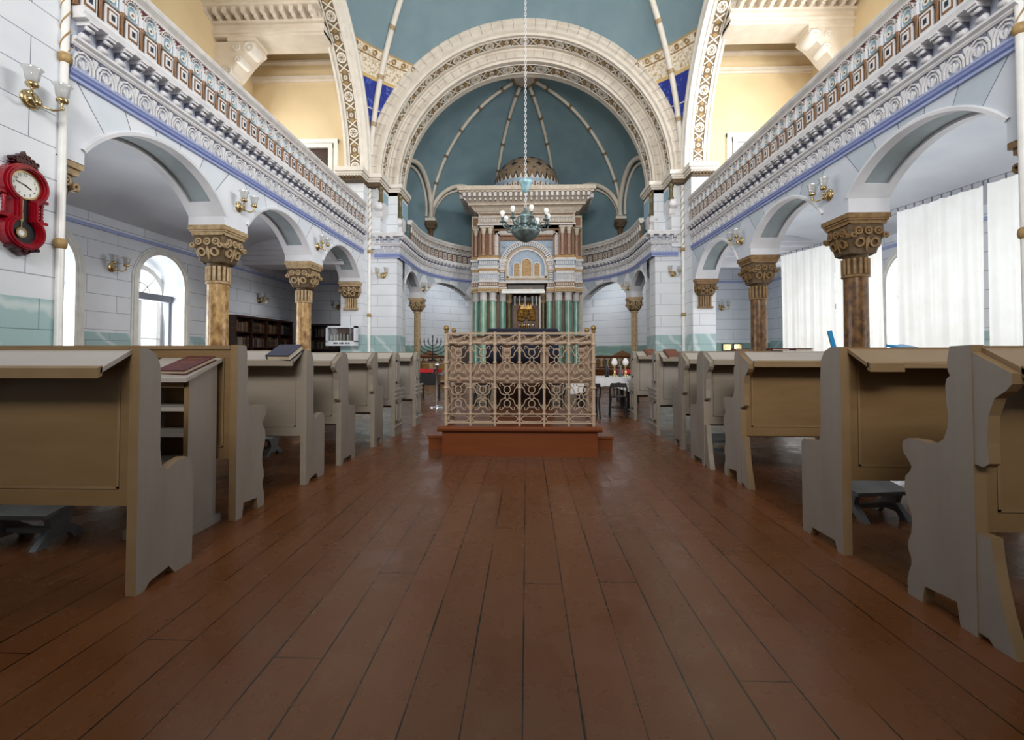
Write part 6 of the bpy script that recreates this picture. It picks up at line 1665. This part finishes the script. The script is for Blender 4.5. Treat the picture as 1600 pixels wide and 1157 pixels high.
def chair(label, loc, rz, group='black bentwood chairs'):
    global ch0
    if ch0 is None:
        t = thing('bentwood_chair', label, 'chair', loc, rz, group); ch0 = t; t.scale = (0.82, 0.82, 0.8)
        mb = MB(); mb.lathe([(.0, .43), (.19, .43), (.2, .445), (.19, .46), (0, .46)], (0, 0, 0), 18, 0); mb.build('seat', 'black_wood', t)
        for x, y in ((-.15, .13), (.15, .13), (-.15, -.15), (.15, -.15)):
            mb = MB(); mb.tube([(x, y, .43), (x * 1.15, y * 1.15, .0)], .017, 7, 0); mb.build('leg', 'black_wood', t)
        mb = MB(); mb.tube([(-.17, -.16, .43), (-.18, -.2, .62), (-.16, -.22, .72), (0, -.24, .76), (.16, -.22, .72), (.18, -.2, .62), (.17, -.16, .43)], .017, 7, 0)
        mb.box(-.16, .16, -.25, -.225, .67, .76, 0); mb.build('backrest', 'black_wood', t)
        for x in (-.09, -.03, .03, .09): mb = MB(); mb.tube([(x, -.17, .45), (x * 1.1, -.22, .7)], .009, 5, 0); mb.build('spindle', 'black_wood', t)
        mb = MB(); mb.ring(lambda s, q, h: Vector((s, q, .2 + h)), 0, 0, .15, .165, 0, .02, 0, 16); mb.build('stretcher', 'black_wood', t)
    else:
        t = copy_tree(ch0); t.location = loc; t.rotation_euler = (0, 0, rz); t['label'] = label; t['group'] = group
    return t
chair('black bentwood chair next to the railing, in front of the white table', (1.12, 8.1, 0), R(4))
chair('black bentwood chair nearest the right pews, in front of the white table', (1.62, 8.2, 0), R(-6))
chair('black bentwood chair behind the white side table', (1.4, 10.2, 0), R(180))
chair('black bentwood chair seen through the left of the railing', (-0.85, 8.6, 0), R(15))
chair('black bentwood chair seen through the left half of the railing, nearer its middle', (-0.3, 8.8, 0), R(-10))
chair('black bentwood chair seen through the right of the railing', (0.55, 8.7, 0), R(8))
def bottle(label, loc, h, m='black_wood', group='dark bottles on the white side table'):
    t = thing('bottle', label, 'bottle', loc, 0, group); mb = MB(); mb.lathe([(.036, 0), (.04, .02), (.04, h * .55), (.015, h * .72), (.014, h * .93)], (0, 0, 0), 12, 0); mb.build('body', m, t)
    mb = MB(); mb.lathe([(.017, h * .93), (.017, h), (0, h)], (0, 0, 0), 10, 0); mb.build('cap', 'iron', t)
bottle('dark bottle on the white table nearest the railing', (1.28, 9.0, .658), .3, 'verdigris'); bottle('dark bottle in the middle of the white table', (1.58, 9.05, .658), .34); bottle('dark bottle on the white table nearest the right pews', (1.86, 9.1, .658), .26, 'verdigris')
for x, lb in ((1.78, 'white globe oil lamp on the table, nearer the railing'), (2.0, 'white globe oil lamp on the table, nearer the pews')):
    t = thing('globe_lamp', lb, 'lamp', (x, 9.3, .658), 0, 'white globe lamps'); mb = MB(); mb.lathe([(.05, 0), (.05, .02), (.02, .05), (.02, .2), (.04, .22)], (0, 0, 0), 12, 0); mb.build('stem', 'brass', t)
    mb = MB(); mb.lathe([(.03, .22), (.06, .25), (.065, .29), (.045, .34), (.02, .37)], (0, 0, 0), 14, 0); mb.build('globe', 'bulb', t)

# brown board left of the ark
t = thing('brown_board', 'dark brown board leaning on the apse wall left of the green columns', 'board', (-2.4, 17.75, 0)); mb = MB(); mb.box(-.24, .24, -.03, .03, 0, 1.85, 0); mb.build('board', 'dark_wood', t); mb = MB(); mb.box(-.26, .26, -.04, .04, 1.85, 1.9, 0); mb.build('top_edge', 'dark_wood', t)

# ================================================================ camera and light
cam = bpy.data.cameras.new('camera'); co = bpy.data.objects.new('camera', cam); C.objects.link(co)
cam.sensor_width = 36; cam.lens = 16.0; cam.clip_start = 0.05; cam.clip_end = 200
cam.shift_y = -45.0 / 1600
co.location = (0, 0, CAMZ)
co.rotation_euler = (R(90 + 1.37), 0, R(1.85))
bpy.context.scene.camera = co

def area(name, loc, target, size, power, color=(1, 1, 1), sy=None):
    l = bpy.data.lights.new(name, 'AREA'); l.energy = power; l.color = color; l.size = size
    if sy: l.shape = 'RECTANGLE'; l.size_y = sy
    o = bpy.data.objects.new(name, l); C.objects.link(o); o.location = loc
    o.rotation_euler = (Vector(target) - Vector(loc)).to_track_quat('-Z', 'Y').to_euler()
    return o
cool = (0.86, 0.93, 1.0); day = (0.95, 0.98, 1.0); warm = (1.0, 0.93, 0.82)
# daylight through the side windows
for y in WINY:
    if y < 11: area('window_light', (-XOUT - 0.45, y, 1.9), (-2.0, y, 2.6), 1.0, 60, day, 1.9)
    area('window_light', (XOUT + 0.45, y, 1.9), (2.0, y, 2.8), 1.0, 85, day, 1.9)
# high gallery windows
for y in (5.0, 8.0, 11.0):
    area('gallery_light', (7.6, 4.6 + (y - 5) * 0.72, 7.0), (-4.5, y, 3.4), 1.6, 260, day, 2.4)
    area('gallery_light', (-7.6, y, 7.0), (4.5, y, 4.2), 1.6, 60, day, 2.4)
# added front fill behind the camera, no window there
e = area('front_fill', (0, -3.9, 6.0), (0, 14, 5.6), 5, 420, (1.0, 0.98, 0.95), 2.5); e.data.spread = R(100)
for x in (-3.0, 3.0):  # unseen fill lights added behind the arch band to brighten the apse
    l = bpy.data.lights.new('ambulatory_fill', 'POINT'); l.energy = 24; l.shadow_soft_size = 0.15; l.color = day
    o = bpy.data.objects.new('ambulatory_fill', l); C.objects.link(o); o.location = (x, 18.0, 3.85)
# added soft fill hung under the vault, no lantern above
area('vault_fill', (X0, YC, 11.6), (X0, YC, 0), 3.0, 130, day)
w = bpy.data.worlds.new('sky'); bpy.context.scene.world = w; w.use_nodes = True
bg = w.node_tree.nodes['Background']; bg.inputs[0].default_value = (0.92, 0.96, 1.0, 1); bg.inputs[1].default_value = 1.6
sc = bpy.context.scene
sc.view_settings.view_transform = 'Standard'; sc.view_settings.look = 'None'; sc.view_settings.exposure = 0.0
sc.cycles.max_bounces = 8; sc.cycles.diffuse_bounces = 5; sc.cycles.glossy_bounces = 3; sc.cycles.transparent_max_bounces = 8
sc.cycles.sample_clamp_indirect = 6.0; sc.cycles.caustics_reflective = False; sc.cycles.caustics_refractive = False
